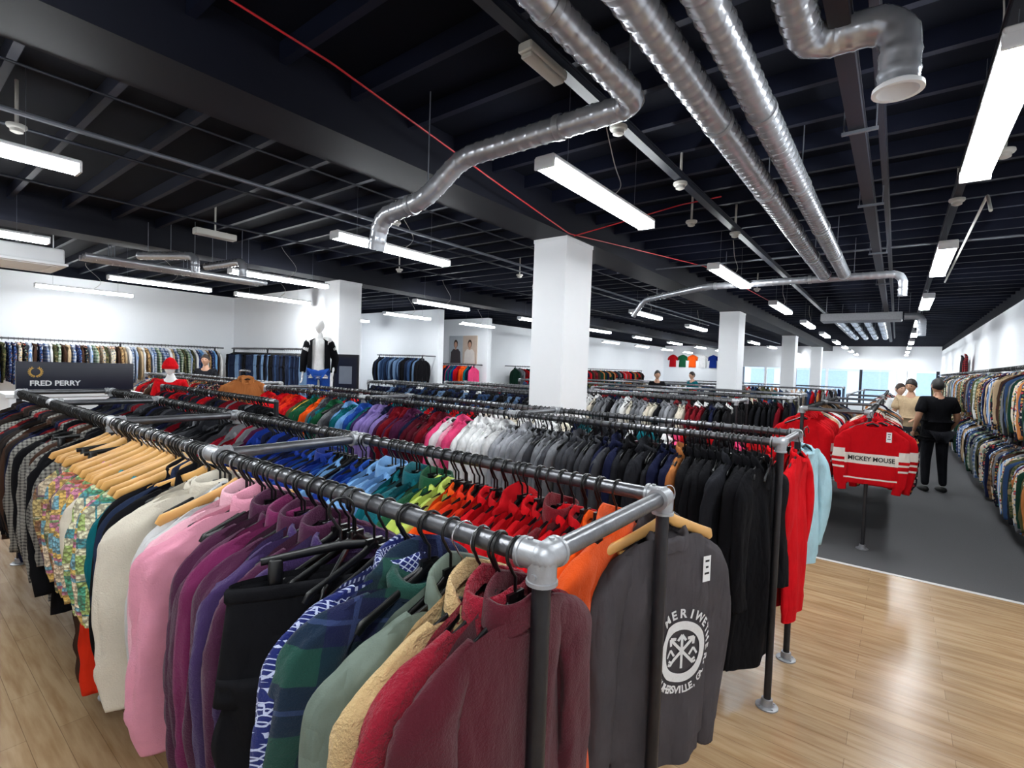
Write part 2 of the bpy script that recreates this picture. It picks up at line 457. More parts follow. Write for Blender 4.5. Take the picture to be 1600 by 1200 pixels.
# ------------------------------------------------------------------ ducts
def duct_obj(pts, r, label, rb=.14, ridge=True, outlet=None):
    p = dense(rounded(pts, rb, 8), .0125 if ridge else .1)
    rs = []
    acc = 0; nxt = 0
    for i in range(len(p)):
        if i: acc += (p[i]-p[i-1]).length
        if ridge and acc >= nxt: rs.append(r+.0042); nxt += .075
        else: rs.append(r)
    base = Vector(pts[0])
    mb = MB(); mb.sweep([q-base for q in p], rs, 24, cap=(outlet is None))
    e = ob("ventilation_duct", mb.mesh("ventilation_duct", M_duct, True, .9), base, 0, label, "duct")
    L = 0; last = 0
    for i in range(1, len(p)-1):
        L += (p[i]-p[i-1]).length
        if L-last > 1.15:
            last = L
            t = (p[i+1]-p[i]).normalized()
            c = MB(); c.sweep([p[i]-base-t*.018, p[i]-base+t*.018], r+.007, 24)
            ob("duct_clamp", c.mesh("duct_clamp", M_galv), parent=e)
    if outlet:
        c = MB(); q = p[-1]-base
        rr = [(r*1.0, 0), (r*1.22, -.010), (r*1.24, -.026), (r*1.0, -.026), (r*.85, .02), (r*.4, .05)]
        c.grid([[(q.x+a*math.cos(2*pi*k/28), q.y+a*math.sin(2*pi*k/28), q.z+bz) for k in range(28)] for a, bz in rr], True, 0, False, True)
        ob("air_outlet", c.mesh("air_outlet", M_white), parent=e, label="white round air outlet flange")
    for fr in (.15, .5, .85):
        q = p[int(len(p)*fr)]
        if q.z > 2.8:
            c = MB(); c.sweep([q-base+Vector((0, 0, r)), (q.x-base.x, q.y-base.y, ZC-.05-base.z)], .004, 6)
            ob("hanging_rod", c.mesh("hanging_rod", M_grey_t), parent=e)
    return e
duct_obj([(-.77, .3, 3.0), (-.77, 7.25, 3.0), (-.77, 7.25, 2.98)], .068, "long straight galvanised spiral duct under the dark ceiling")
duct_obj([(-.57, .3, 3.0), (-.57, 7.25, 3.0), (-.57, 7.25, 2.98)], .062, "long straight galvanised spiral duct beside a matching one")
duct_obj([(-1.02, .3, 3.0), (-1.02, 2.22, 3.0), (-2.15, 2.22, 3.0), (-2.42, 2.17, 2.78), (-2.85, 2.17, 2.74), (-2.9, 2.17, 2.52)], .058, "galvanised spiral duct bending around under the beam to an open end", .12)
duct_obj([(-.35, .6, 3.06), (-.35, 2.3, 3.06), (-.05, 2.3, 3.06), (-.05, 2.3, 2.82)], .064, "galvanised duct looping down to a round white air outlet", .13, outlet=True)
duct_obj([(.0, 7.35, 2.72), (.0, 7.35, 2.98), (-2.24, 7.35, 2.98), (-3.55, 8.3, 2.98), (-3.75, 8.3, 2.7)], .045, "galvanised cross duct with downturned ends", .16)
for x in (-8.6, -8.75, -8.9):
    duct_obj([(x, 1.8, 3.02), (x, 4.2, 3.02)], .04, "galvanised duct in a parallel set", .1, False)
duct_obj([(-7.9, 2.2, 3.02), (-7.2, 2.6, 3.02), (-7.2, 2.6, 2.82)], .05, "short galvanised duct with a downturned outlet", .14)
duct_obj([(-7.9, 3.0, 3.02), (-7.0, 3.1, 3.02), (-7.0, 3.1, 2.82)], .05, "short galvanised duct with a downturned outlet", .14)
for i in range(4):
    duct_obj([(-1.05+i*.24, 12.7, 2.98), (-1.05+i*.24, 18.5, 2.98)], .07, "galvanised duct leading from a ceiling plenum box", .1, False)
duct_obj([(.05, 12.3, 2.98), (.32, 12.3, 2.98), (.32, 12.3, 2.6)], .07, "short galvanised duct turned downwards", .14)
duct_obj([(-6.2, 9.0, 3.0), (-5.3, 9.0, 3.0), (-5.3, 9.0, 2.7)], .07, "galvanised duct with downturned end", .14)
mb = MB(); mb.rbox((0, 0, 0), (1.35, .5, .16), .02)
for s in (-.6, .6): mb.cyl((s, 0, .05), (s, 0, .5), .005, seg=6)
ob("plenum_box", mb.mesh("plenum_box", M_galv), (-.65, 12.4, 2.98), 0, "flat galvanised plenum box feeding four ducts", "duct box")
mb = MB(); mb.rbox((0, 0, 0), (1.0, 1.0, .2), .03); mb.box((0, 0, -.11), (1.06, 1.06, .03))
for s in (-1, 1): mb.box((s*.42, 0, -.128), (.06, .8, .01)); mb.box((0, s*.42, -.128), (.8, .06, .01)); mb.cyl((s*.4, s*.4, .05), (s*.4, s*.4, .48), .006, seg=6)
ob("air_conditioner", mb.mesh("air_conditioner", M_white), (-9.4, 1.15, 3.0), 0, "white ceiling-mounted cassette air conditioner", "air conditioner")

def conduit(pts, r, mat, name, label, cat, seg=8, rb=.05):
    base = Vector(pts[0]); p = rounded([Vector(q)-base for q in pts], rb, 4)
    mb = MB(); mb.sweep(p, r, seg)
    return ob(name, mb.mesh(name, mat), base, 0, label, cat)
conduit([(-2.4, .2, 3.36), (-2.42, 1.5, 3.3), (-2.55, 3.0, 3.18), (-2.72, 4.4, 3.12), (-2.7, 5.2, 3.2), (-2.3, 7.5, 3.3), (-2.2, 14, 3.34)], .006, M_red_c, "red_cable", "thin red fire-alarm cable running along the dark ceiling", "cable")
conduit([(-2.72, 4.5, 3.12), (-2.2, 4.6, 3.22), (-1.7, 4.7, 3.32), (-1.3, 4.6, 3.3)], .006, M_red_c, "red_cable", "thin red cable branching off to a detector", "cable")
conduit([(-4.05, -1, 3.1), (-4.05, 10, 3.1), (-4.05, 24, 3.1)], .016, M_grey_t, "conduit", "pale grey metal conduit under the joists", "conduit")
conduit([(-3.42, -1, 3.12), (-3.42, 10, 3.12)], .008, M_dark_t, "conduit", "thin grey conduit beside the beam", "conduit")
conduit([(-6.0, -1, 3.2), (-6.0, 14, 3.2)], .012, M_dark_t, "conduit", "dark conduit under the joists", "conduit")
conduit([(-4.7, -1, 3.22), (-4.7, 16, 3.22)], .012, M_dark_t, "conduit", "dark conduit under the joists", "conduit")
for x, w in ((-1.36, .06), (-.235, .07), (-.14, .03), (.3, .05)):
    mb = MB(); mb.box((0, 0, 0), (w, 22, .045))
    mb.box((0, 0, .02), (w+.012, 22, .01))
    ob("cable_trunking", mb.mesh("cable_trunking", M_dark_t, False), (x, 11, 3.2 if x != -.235 else 3.08), 0, "dark painted cable trunking fixed below the joists", "cable trunking")
for y in (3.2, 4.6, 6.4, 8.5):
    mb = MB(); mb.box((0, 0, 0), (.16, .02, .015)); mb.cyl((-.07, 0, 0), (-.07, 0, .43), .004, seg=6); mb.cyl((.07, 0, 0), (.07, 0, .43), .004, seg=6)
    ob("trunking_bracket", mb.mesh("trunking_bracket", M_grey_t, False), (-.22, y, 3.045), 0, "grey bracket carrying the cable trunking", "bracket", None, "trunking brackets")
conduit([(-3.4, 6.9, 3.2), (.9, 6.9, 3.2), (1.6, 6.9, 3.0)], .01, M_grey_t, "conduit", "thin grey conduit crossing to the white wall", "conduit")
conduit([(.45, 9, 3.1), (.45, 5.0, 3.1), (.42, 4.6, 3.0), (.42, 4.4, 2.85)], .010, M_offw, "conduit", "white conduit above a row of lights", "conduit")
def detector(x, y, z=3.17, lab="round white smoke detector on the ceiling"):
    mb = MB()
    pr = [(.05, 0), (.052, -.012), (.046, -.022), (.034, -.026), (.032, -.045), (.018, -.052)]
    mb.grid([[(a*math.cos(2*pi*k/20), a*math.sin(2*pi*k/20), bz) for k in range(20)] for a, bz in pr], True, 0, True, True)
    mb.cyl((0, 0, 0), (0, 0, ZC-.05-z), .010, seg=8)
    ob("smoke_detector", mb.mesh("smoke_detector", M_offw), (x, y, z), 0, lab, "smoke detector", None, "ceiling detectors")
for x, y in ((-1.36, 1.35), (-1.36, 2.7), (-1.36, 3.75), (-1.6, 4.75), (-1.36, 5.35), (-4.5, .6), (-4.1, 3.3), (.45, 4.25), (.3, 5.2), (-6.1, 5), (-1.9, 9), (-4.7, 6.2)):
    detector(x, y)
mb = MB(); mb.rbox((0, 0, 0), (.075, .30, .045), .012); mb.rbox((0, 0, -.03), (.062, .27, .022), .01)
ob("emergency_light", mb.mesh("emergency_light", M_offw), (-1.36, 1.92, 3.15), 0, "unlit off-white emergency light box under trunking", "emergency light")
mb = MB(); mb.rbox((0, 0, 0), (.11, .42, .07), .012); mb.cyl((0, 0, 0), (0, 0, .37), .01, seg=6)
ob("emergency_light", mb.mesh("emergency_light", M_offw), (-6.1, 2.4, 3.1), 0, "unlit white emergency light box on the ceiling", "emergency light")

# ------------------------------------------------------------------ racks
def fitting(mb, c, dirs, r=.0275, l=.048):
    mb.sph(c, r*1.04, 16, 10)
    for d in dirs:
        d = Vector(d); c2 = Vector(c)
        mb.sweep([c2, c2+d*(l-.008), c2+d*(l-.007), c2+d*l, c2+d*(l+.001)], [r, r, r*1.09, r*1.09, r*.8], 20)
        s = Vector((0, 0, 1)) if abs(d.z) < .5 else Vector((0, -1, 0))
        mb.cyl(c2+d*l*.6, c2+d*l*.6+s*(r+.003), .006, seg=8)

def rack(axis, a0, a1, b0, b1, cross, posts, z=1.4, label="", R=.02):
    def P(a, b_, zz): return Vector((a, b_, zz)) if axis == 'X' else Vector((b_, a, zz))
    A = Vector((1, 0, 0)) if axis == 'X' else Vector((0, 1, 0))
    B = Vector((0, 1, 0)) if axis == 'X' else Vector((1, 0, 0))
    loc = P((a0+a1)/2, (b0+b1)/2, 0)
    e = empty("clothes_rack", loc, label, "clothes rack")
    bs = [b0] if b1 == b0 else [b0, b1]
    for b_ in bs:
        mb = MB(); mb.cyl(P(a0, b_, z), P(a1, b_, z), R, seg=24)
        ob("rail", mb.mesh("rail", M_steel), parent=e, world=True, label="worn grey steel pipe rail")
    if len(bs) == 2:
        for a in cross:
            mb = MB(); mb.cyl(P(a, b0, z), P(a, b1, z), R, seg=24)
            ob("crossbar", mb.mesh("crossbar", M_steel), parent=e, world=True)
            for i, b_ in enumerate(bs):
                d = [B if i == 0 else -B]
                d += [A] if a != max(a0, a1) else []
                d += [-A] if a != min(a0, a1) else []
                if a in posts: d.append(Vector((0, 0, -1)))
                mb = MB(); fitting(mb, P(a, b_, z), d)
                ob("pipe_fitting", mb.mesh("pipe_fitting", M_galv, True, .9), parent=e, world=True, label="galvanised pipe clamp fitting")
    for a in posts:
        for b_ in bs:
            mb = MB(); mb.cyl(P(a, b_, .0), P(a, b_, z), R*.9, seg=20)
            ob("post", mb.mesh("post", M_post), parent=e, world=True, label="dark steel upright")
            mb = MB(); q = P(a, b_, 0)
            mb.sweep([q+Vector((0, 0, h)) for h in (0, .006, .009, .0095, .045, .046)], [.055, .055, .05, .029, .027, .02], 24)
            for k in range(4):
                t = k*pi/2+.78; mb.cyl(q+Vector((.042*math.cos(t), .042*math.sin(t), .006)), q+Vector((.042*math.cos(t), .042*math.sin(t), .013)), .006, seg=8)
            ob("base_flange", mb.mesh("base_flange", M_galv), parent=e, world=True, label="round galvanised base flange")
    return e

# ------------------------------------------------------------------ hangers
def hook_pts(R=.0285):
    p = []
    for k in range(15):
        a = rad(212-k*(258/14)); p.append(Vector((R*math.cos(a), 0, R*math.sin(a)-.0045)))
    p += [Vector((.010, 0, -.042)), Vector((.001, 0, -.052)), Vector((0, 0, -.088))]
    return p
HM = {}
def arm_pts(drop=.012, w=.195):
    xs = [0, .03, .07, .12, .165, w, w+.012]
    return [(x, 0, -.085-.38*x-drop+(.008 if x < .02 else 0)-(.01 if x > w else 0)) for x in xs]
mb = MB(); mb.sweep(hook_pts(), .0034, 8)
for s in (-1, 1):
    mb.sweep([(s*x, y, z) for x, y, z in arm_pts(.016, .17)], [.012, .011, .010, .010, .011, .012, .008], 10, .5)
mb.box((0, 0, -.095), (.045, .009, .026))
HM['plastic'] = [("clothes_hanger", mb.mesh("clothes_hanger", M_black_pl, True, 1.2))]
mb = MB()
for s in (-1, 1):
    mb.sweep([(s*x, -.02*(x/.2)**2, z) for x, y, z in arm_pts(-.012, .21)], [.017, .018, .017, .016, .016, .017, .010], 12, .55)
mb.sweep([(-.17, -.012, -.158), (.17, -.012, -.158)], .006, 8)
a_ = mb.mesh("clothes_hanger", M_wood_h, True, 1.2)
mb = MB(); mb.sweep(hook_pts(), .002, 8)
HM['wood'] = [("clothes_hanger", a_), ("hook", mb.mesh("hook", M_chrome))]
mb = MB()
for s in (-1, 1):
    mb.sweep([(s*x, y, z) for x, y, z in arm_pts(.016, .17)], [.012, .011, .010, .010, .011, .012, .008], 10, .5)
mb.box((0, 0, -.095), (.03, .009, .026))
HM['metal'] = [("clothes_hanger", mb.mesh("clothes_hanger", M_black_pl, True, 1.2)), HM['wood'][1]]
mb = MB(); mb.sweep(hook_pts(), .0036, 8)
mb.sweep([(-.17, 0, -.105), (0, 0, -.09), (.17, 0, -.105)], [.009, .012, .009], 8, .5)
for s in (-1, 1): mb.rbox((s*.14, 0, -.135), (.03, .026, .07), .006)
HM['clip'] = [("clothes_hanger", mb.mesh("clothes_hanger", M_black_pl, True, 1.2))]
mb = MB(); mb.sweep(hook_pts()[::3], .0038, 5, cap=False)
for s in (-1, 1): mb.sweep([(s*x, y, z) for x, y, z in arm_pts(.018, .16)[::2]], .009, 4, .5, cap=False)
LOWH = (mb.v, mb.f)
HANG = []
HLAB = {'plastic': "black plastic hanger hooked over the pipe rail", 'wood': "light wooden hanger with steel hook on the rail",
        'metal': "black hanger with a shiny steel hook", 'clip': "black plastic clip hanger holding a waistband"}

# ------------------------------------------------------------------ garments
SL = .36
def zt(x): return -.080-SL*abs(x)-1.1*max(0, abs(x)-.13)**1.3
def garment_mesh(seed, L=.66, W=.175, hem=.186, th=.030, sleeve=.62, neck='crew', res=2, rib=True, fold=1., slr=1., nw=.065, spread=0.):
    nu = (14, 32, 72)[res]; nv = (8, 22, 56)[res]
    mb = MB(); sd = seed*13.7
    drop = {'crew': .05, 'hood': .05, 'stand': .03, 'open': .14, 'wide': .09, 'shirt': .04}[neck]
    if neck == 'wide': nw = .13
    rows = []
    ph = [noise.noise(Vector((sd, k*3.1, 0)))*6 for k in range(4)]
    for j in range(nv+1):
        t = j/nv
        row = []
        sm = t*t*(3-2*t)
        w = W+(hem-W)*sm
        w *= 1-.04*math.sin(pi*min(1, t*1.1))
        ribk = 1.
        d = t*L
        if rib and t > 1-.06/L: ribk = .92
        for i in range(nu):
            a = 2*pi*i/nu; ca, sa = math.cos(a), math.sin(a)
            x = w*math.copysign(abs(ca)**.85, ca)
            s = math.copysign(abs(sa)**.85, sa)
            g = math.exp(-(x/nw)**2*1.2)
            thT = .020+.022*g
            k = 1-math.exp(-d/.09)
            y = s*(thT*(1-k)+th*k)
            z0 = zt(x)-(drop if sa > 0 else .0)*g
            if neck == 'wide': z0 = zt(x)-(.06 if sa > 0 else .03)*g
            zh = -.083-L
            z = z0+(zh-z0)*t
            sg = 1. if sa >= 0 else -1.
            e_ = abs(sa)**.5
            f1 = noise.noise(Vector((x*6+sd, sd*.3, z*1.4)))
            f2 = noise.noise(Vector((x*14+sd, sg*1.5, z*1.8+f1*1.5)))
            amp = min(1, d/.18)
            y += (f1*.042+f2*.016*e_)*amp*fold
            y += sg*(-.010*max(0, .35-abs(f2))**1.2*2.2)*amp*e_*fold
            y += math.sin(x*28+ph[0]+z*2.0)*.007*amp*t*fold
            x += noise.noise(Vector((sd+sg, z*1.8, 7)))*.014*t
            x *= ribk; y *= (.92 if ribk < 1 else 1)
            z += noise.noise(Vector((x*5+sd, sg, 1)))*.018*t
            row.append((x, y, z))
        rows.append(row)
    mb.grid(rows, True)
    last = rows[-1]
    mb.grid([last, [(x*.96, y*.8, z+.012) for x, y, z in last], [(x*.93, y*.7, z+.10) for x, y, z in last]], True)
    nn = (10, 18, 36)[res]
    def ring(sx, sy, dz, front=1.):
        out = []
        for i in range(nn):
            a = 2*pi*i/nn
            x = sx*math.cos(a); y = sy*math.sin(a)
            out.append((x, y, zt(x)+dz-(drop*front if y > 0 else 0)*abs(math.sin(a))**1.2))
        return out
    if neck in ('crew', 'wide'):
        sx = nw*.95
        mb.grid([ring(sx+.012, .042, -.016), ring(sx+.008, .040, -.002), ring(sx+.002, .036, .003), ring(sx-.006, .031, -.002), ring(sx-.006, .031, -.02)], True)
    elif neck in ('stand', 'shirt', 'open'):
        h = .030 if neck != 'shirt' else .022
        mb.grid([ring(nw+.012, .044, -.018), ring(nw+.008, .042, h*.6, .7), ring(nw+.005, .040, h, .65), ring(nw-.003, .034, h-.004, .65), ring(nw-.005, .032, -.01, .8)], True)
        if neck != 'stand' and res > 0:
            for s in (-1, 1):
                mb.add([(s*.012, .044, -.118), (s*.055, .042, -.098), (s*.062, .050, -.15), (s*.03, .056, -.178)], [(0, 1, 2, 3)])
    elif neck == 'hood':
        mb.grid([ring(nw+.014, .048, -.018), ring(nw+.016, .050, .004, .9), ring(nw+.008, .046, .014, .8), ring(nw-.004, .036, .008, .9), ring(nw-.006, .034, -.02)], True)
        hr = []
        nh = (10, 18, 32)[res]
        for j in range(nh//2+1):
            t = j/(nh//2)*pi
            hr.append([(.125*math.sin(t)**.7*math.cos(2*pi*i/nh)*(1-.25*(t/pi)), -.036-.030*math.sin(t)**.7*math.sin(2*pi*i/nh)+.010*math.sin(6*t+3*math.cos(2*pi*i/nh)), -.068-.20*(t/pi)+.03*abs(math.cos(2*pi*i/nh))) for i in range(nh)])
        mb.grid(hr, True)
    if sleeve > 0:
        nr = (9, 22, 54)[res]; ns = (8, 14, 28)[res]
        for s in (-1, 1):
            r1 = noise.noise(Vector((sd, s*3, 0)))*.05; r2 = noise.noise(Vector((sd, s*5, 9)))*.08
            sp = spread
            kp = [Vector((s*(W-.075), 0, zt(W-.075)-.030)), Vector((s*(W-.015), 0, zt(W-.015)-.043)), Vector((s*(W+.028+sp*.15), r1*.3, zt(W)-.095)),
                  Vector((s*(W+.048+sp*.5), r1, zt(W)-.10-(sleeve-.1)*.35)), Vector((s*(W+.048+sp*.85), (r1+r2)/2, zt(W)-.10-(sleeve-.1)*.7)), Vector((s*(W+.035+sp), r2, zt(W)-sleeve))]
            kr = [.024, .043, .062, .058, .049, .040]
            rows = []
            n = len(kp)
            for j in range(nr+1):
                t = j/nr*(n-1); i = min(int(t), n-2); f = t-i
                p0, p1, p2, p3 = kp[max(i-1, 0)], kp[i], kp[i+1], kp[min(i+2, n-1)]
                P = .5*((2*p1)+(p2-p0)*f+(2*p0-5*p1+4*p2-p3)*f*f+(3*p1-p0-3*p2+p3)*f**3)
                T = ((p2-p0)*.5*(1-f)+(p3-p1)*.5*f).normalized()
                r = (kr[i]*(1-f)+kr[i+1]*f)*slr
                tt = j/nr
                cuff = rib and tt > .9
                if cuff: r *= .82
                U = Vector((0, 1, 0)); U = (U-T*U.dot(T)).normalized(); Wv = T.cross(U)
                P = P+Wv*(noise.noise(Vector((sd, tt*3, s)))*.012*min(1, tt*4))
                row = []
                for q in range(ns):
                    a = 2*pi*q/ns
                    n1 = noise.noise(Vector((math.cos(a)*1.2+sd, math.sin(a)*1.2+s*4, tt*2.8)))
                    wr = n1*.36
                    n2 = noise.noise(Vector((math.cos(a)*.8+sd+9, math.sin(a)*.8+s*4, tt*6.5+math.cos(a)*1.5+n1*1.5)))
                    wr += n2*.18-max(0, .22-abs(n2))*.35*(1 if res else .3)
                    wr += .03
                    if cuff: wr *= .3; wr += .03*math.cos(q*pi)
                    wr *= min(1, tt*4)
                    rr = r*(1+wr)
                    row.append(P+U*(math.cos(a)*rr*.52)+Wv*(math.sin(a)*rr*1.0))
                rows.append(row)
            e = rows[-1]; c = sum(e, Vector())/len(e)
            rows.append([c+(p-c)*.82 for p in e]); rows.append([c+(p-c)*.75+Vector((0, 0, .04)) for p in e])
            mb.grid(rows, True, 0, True, True)
    return mb

def trousers_mesh(seed, L=.95, res=2, W=.17):
    mb = MB(); nu = (12, 22, 44)[res]; nv = (4, 8, 14)[res]; sd = seed*9.1
    top = -.15
    rows = []
    for j in range(nv+1):
        t = j/nv
        row = []
        for i in range(nu):
            a = 2*pi*i/nu
            w = W*(1+.12*t); th = .018+.022*t
            x = w*math.copysign(abs(math.cos(a))**.8, math.cos(a)); y = th*math.sin(a)
            y += noise.noise(Vector((x*12+sd, y*20, t*2)))*.02*t
            row.append((x, y, top-.26*t-(.0 if j else .01*math.sin(a))))
        rows.append(row)
    mb.grid(rows, True, 0, False, True)
    mb.sweep([Vector((math.cos(2*pi*k/24)*(W+.003), math.sin(2*pi*k/24)*.021, top-.022)) for k in range(25)], [.018]*25, 6, .35, up=(0, 0, 1))
    for s in (-1, 1):
        n = (6, 16, 36)[res]; rs = []; ns = (8, 14, 26)[res]
        for j in range(n+1):
            t = j/n
            cx = s*(W*.54-.01*t)+noise.noise(Vector((sd, t*3, s)))*.03*t; cy = noise.noise(Vector((sd+5, t*3, s)))*.04*t
            row = []
            for q in range(ns):
                a = 2*pi*q/ns
                wr = 1+noise.noise(Vector((math.cos(a)*2+sd, math.sin(a)*2, t*7+s)))*.3
                row.append((cx+math.cos(a)*(.095-.014*t)*wr, cy+math.sin(a)*(.036-.004*t)*wr, top-.20-(L-.20)*t))
            rs.append(row)
        mb.grid(rs, True, 0, True, True)
    return mb

SPEC = {
 'sweatshirt': dict(L=.64, neck='crew', rib=True),
 'hoodie': dict(L=.68, th=.032, neck='hood', rib=True),
 'fleece_jacket': dict(L=.70, th=.032, neck='stand', rib=False, slr=1.08, hem=.195),
 'jacket': dict(L=.80, th=.032, neck='open', rib=False, slr=1.08, hem=.195),
 'coat': dict(L=1.0, th=.034, neck='open', rib=False, slr=1.15, hem=.21, sleeve=.64),
 'shirt': dict(L=.76, th=.022, neck='shirt', rib=False, slr=.82, hem=.185),
 't_shirt': dict(L=.66, th=.022, neck='crew', rib=False, sleeve=.22, slr=1.05),
 'crochet_top': dict(L=.60, th=.028, neck='wide', rib=False, fold=1.0, sleeve=.5, slr=.9, W=.185),
 'spread_top': dict(L=.62, th=.034, neck='crew', rib=True, spread=-.02, W=.20, hem=.212, sleeve=.60, slr=1.05, fold=.5),
}
CAT = {'sweatshirt': 'sweatshirt', 'hoodie': 'hoodie', 'fleece_jacket': 'fleece jacket', 'jacket': 'jacket', 'coat': 'coat', 'shirt': 'shirt', 't_shirt': 't-shirt', 'crochet_top': 'knitted top', 'jeans': 'jeans', 'trousers': 'trousers', 'spread_top': 'sweatshirt'}
GM = {}
NVAR = (3, 5, 7)
def gmesh(kind, var, res, L=None):
    k = (kind, var % NVAR[res], res, L)
    if k not in GM:
        sd = (var % NVAR[res])+len(kind)*1.7+.3
        if kind in ('jeans', 'trousers'):
            mb = trousers_mesh(sd, L or (.95 if kind == 'trousers' else .98), res)
        else:
            a = dict(SPEC[kind])
            if L: a['L'] = L
            mb = garment_mesh(sd, res=res, **a)
        GM[k] = mb.mesh(kind, fab('grey'), True, 0)
    return GM[k]

GRP = "second-hand clothes packed along the pipe rails"
BYK = {}
def hang(kind, col, x, y, z, rot, hg='plastic', res=None, tex=None, L=None, sc=(1, 1, 1), var=None, where="hanging from the pipe rail", grp=None, lab=None):
    d = math.hypot(x, y)
    if res is None: res = 2 if d < 2.2 else (1 if d < 5.5 else 0)
    if tex is None:
        tex = {'sweatshirt': 'weave', 'hoodie': 'weave', 'fleece_jacket': 'fleece', 'jeans': 'denim'}.get(kind, 'weave')
    if col in ('grey', 'light_grey') and kind in ('sweatshirt', 'hoodie'): tex = 'heather'
    if kind in ('jeans', 'trousers'): hg = 'clip'
    var = random.randrange(60) if var is None else var
    me = gmesh(kind, var, res, L)
    cn = col.replace('_', ' ').replace('red band', 'red and white')
    nm = 'sweatshirt' if kind == 'spread_top' else kind
    o = ob(nm, me, (x, y, z), rot, lab or "%s %s on a hanger %s" % (cn, CAT[kind], where), CAT[kind], None, grp or GRP)
    o.scale = sc
    o.material_slots[0].link = 'OBJECT'
    o.material_slots[0].material = fab(col, tex)
    HANG.append((d, hg, x, y, z, rot))
    BYK.setdefault(nm, []).append((d, o))
    return o

def pick(pal):
    return random.choice(pal)
def fill(axis, fixed, a0, a1, step, z, palf, kinds, base=-pi/2, jit=.09, sy=(.85, 1.1), **kw):
    a = a0
    sgn = 1 if a1 > a0 else -1
    while (a-a1)*sgn < 0:
        col = palf(a) if callable(palf) else pick(palf)
        kd = kinds(a) if callable(kinds) else pick(kinds)
        x, y = (a, fixed) if axis == 'X' else (fixed, a)
        hang(kd, col, x, y, z, base+random.uniform(-jit, jit), sc=(random.uniform(.92, 1.08), random.uniform(*sy), random.uniform(.92, 1.08)), **kw)
        a += sgn*step*random.uniform(.75, 1.25)
def extra(axis, fixed, a0, a1, step, z, base=-pi/2):
    a = a0
    sgn = 1 if a1 > a0 else -1
    while (a-a1)*sgn < 0:
        x, y = (a, fixed) if axis == 'X' else (fixed, a)
        HANG.append((math.hypot(x, y), 'plastic', x, y, z, base+random.uniform(-.15, .15)))
        a += sgn*step*random.uniform(.3, 1.8)

def bands(*bs):
    def f(a):
        for lim, pal in bs:
            if a > lim: return pick(pal)
        return pick(bs[-1][1])
    return f

def text_geo(s, size, bold=.02):
    cu = bpy.data.curves.new("t", 'FONT'); cu.body = s; cu.size = size; cu.align_x = 'CENTER'; cu.align_y = 'CENTER'
    cu.offset = size*bold
    cu.resolution_u = 3
    to = bpy.data.objects.new("t", cu); COLL.objects.link(to)
    bpy.context.view_layer.update()
    dg = bpy.context.evaluated_depsgraph_get()
    me = bpy.data.meshes.new_from_object(to.evaluated_get(dg))
    vs = [v.co.copy() for v in me.vertices]; fs = [tuple(p.vertices) for p in me.polygons]
    bpy.data.objects.remove(to); bpy.data.meshes.remove(me); bpy.data.curves.remove(cu)
    return vs, fs

def conform(mb, me, off=.004):
    bv = BVHTree.FromPolygons([v.co.copy() for v in me.vertices], [tuple(p.vertices) for p in me.polygons])
    out = []
    for x, y, z in mb.v:
        h = bv.ray_cast(Vector((x, 1, z)), Vector((0, -1, 0)))
        out.append((x, (h[0].y if h[0] else .04)+off, z))
    mb.v = out

def tag(parent, x, z, s=1):
    mb = MB(); vs = []
    for i in range(2):
        for j in range(2): vs.append((x+(i-.5)*.032*s, 0, z+(j-.5)*.075*s))
    mb.add(vs, [(0, 1, 3, 2)], 0)
    for k, w in enumerate((.6, .4, .7)):
        mb.add([(x-.016*w*.9*s, 0, z+(.02-.018*k)*s), (x+.016*w*.9*s, 0, z+(.02-.018*k)*s), (x+.016*w*.9*s, 0, z+(.026-.018*k)*s), (x-.016*w*.9*s, 0, z+(.026-.018*k)*s)], [(0, 1, 2, 3)], 1)
    conform(mb, parent.data, .006)
    m_ = max(v[1] for v in mb.v[:4])
    mb.v = [(v[0], m_+(.001 if i > 3 else 0), v[2]) for i, v in enumerate(mb.v)]
    ob("price_tag", mb.mesh("price_tag", [M_tag, M_ink], False), parent=parent, label="white paper price tag")

def zipper(parent, L):
    mb = MB(); n = 40; vs = []; fs = []
    for i in range(n+1):
        z = -.135-(L-.08)*i/n
        vs += [(-.005, 0, z), (.005, 0, z)]
    for i in range(n): fs.append((2*i, 2*i+1, 2*i+3, 2*i+2))
    mb.add(vs, fs); conform(mb, parent.data, .003)
    ob("zip", mb.mesh("zip", M_black_pl, True, 0), parent=parent, label="dark front zip")

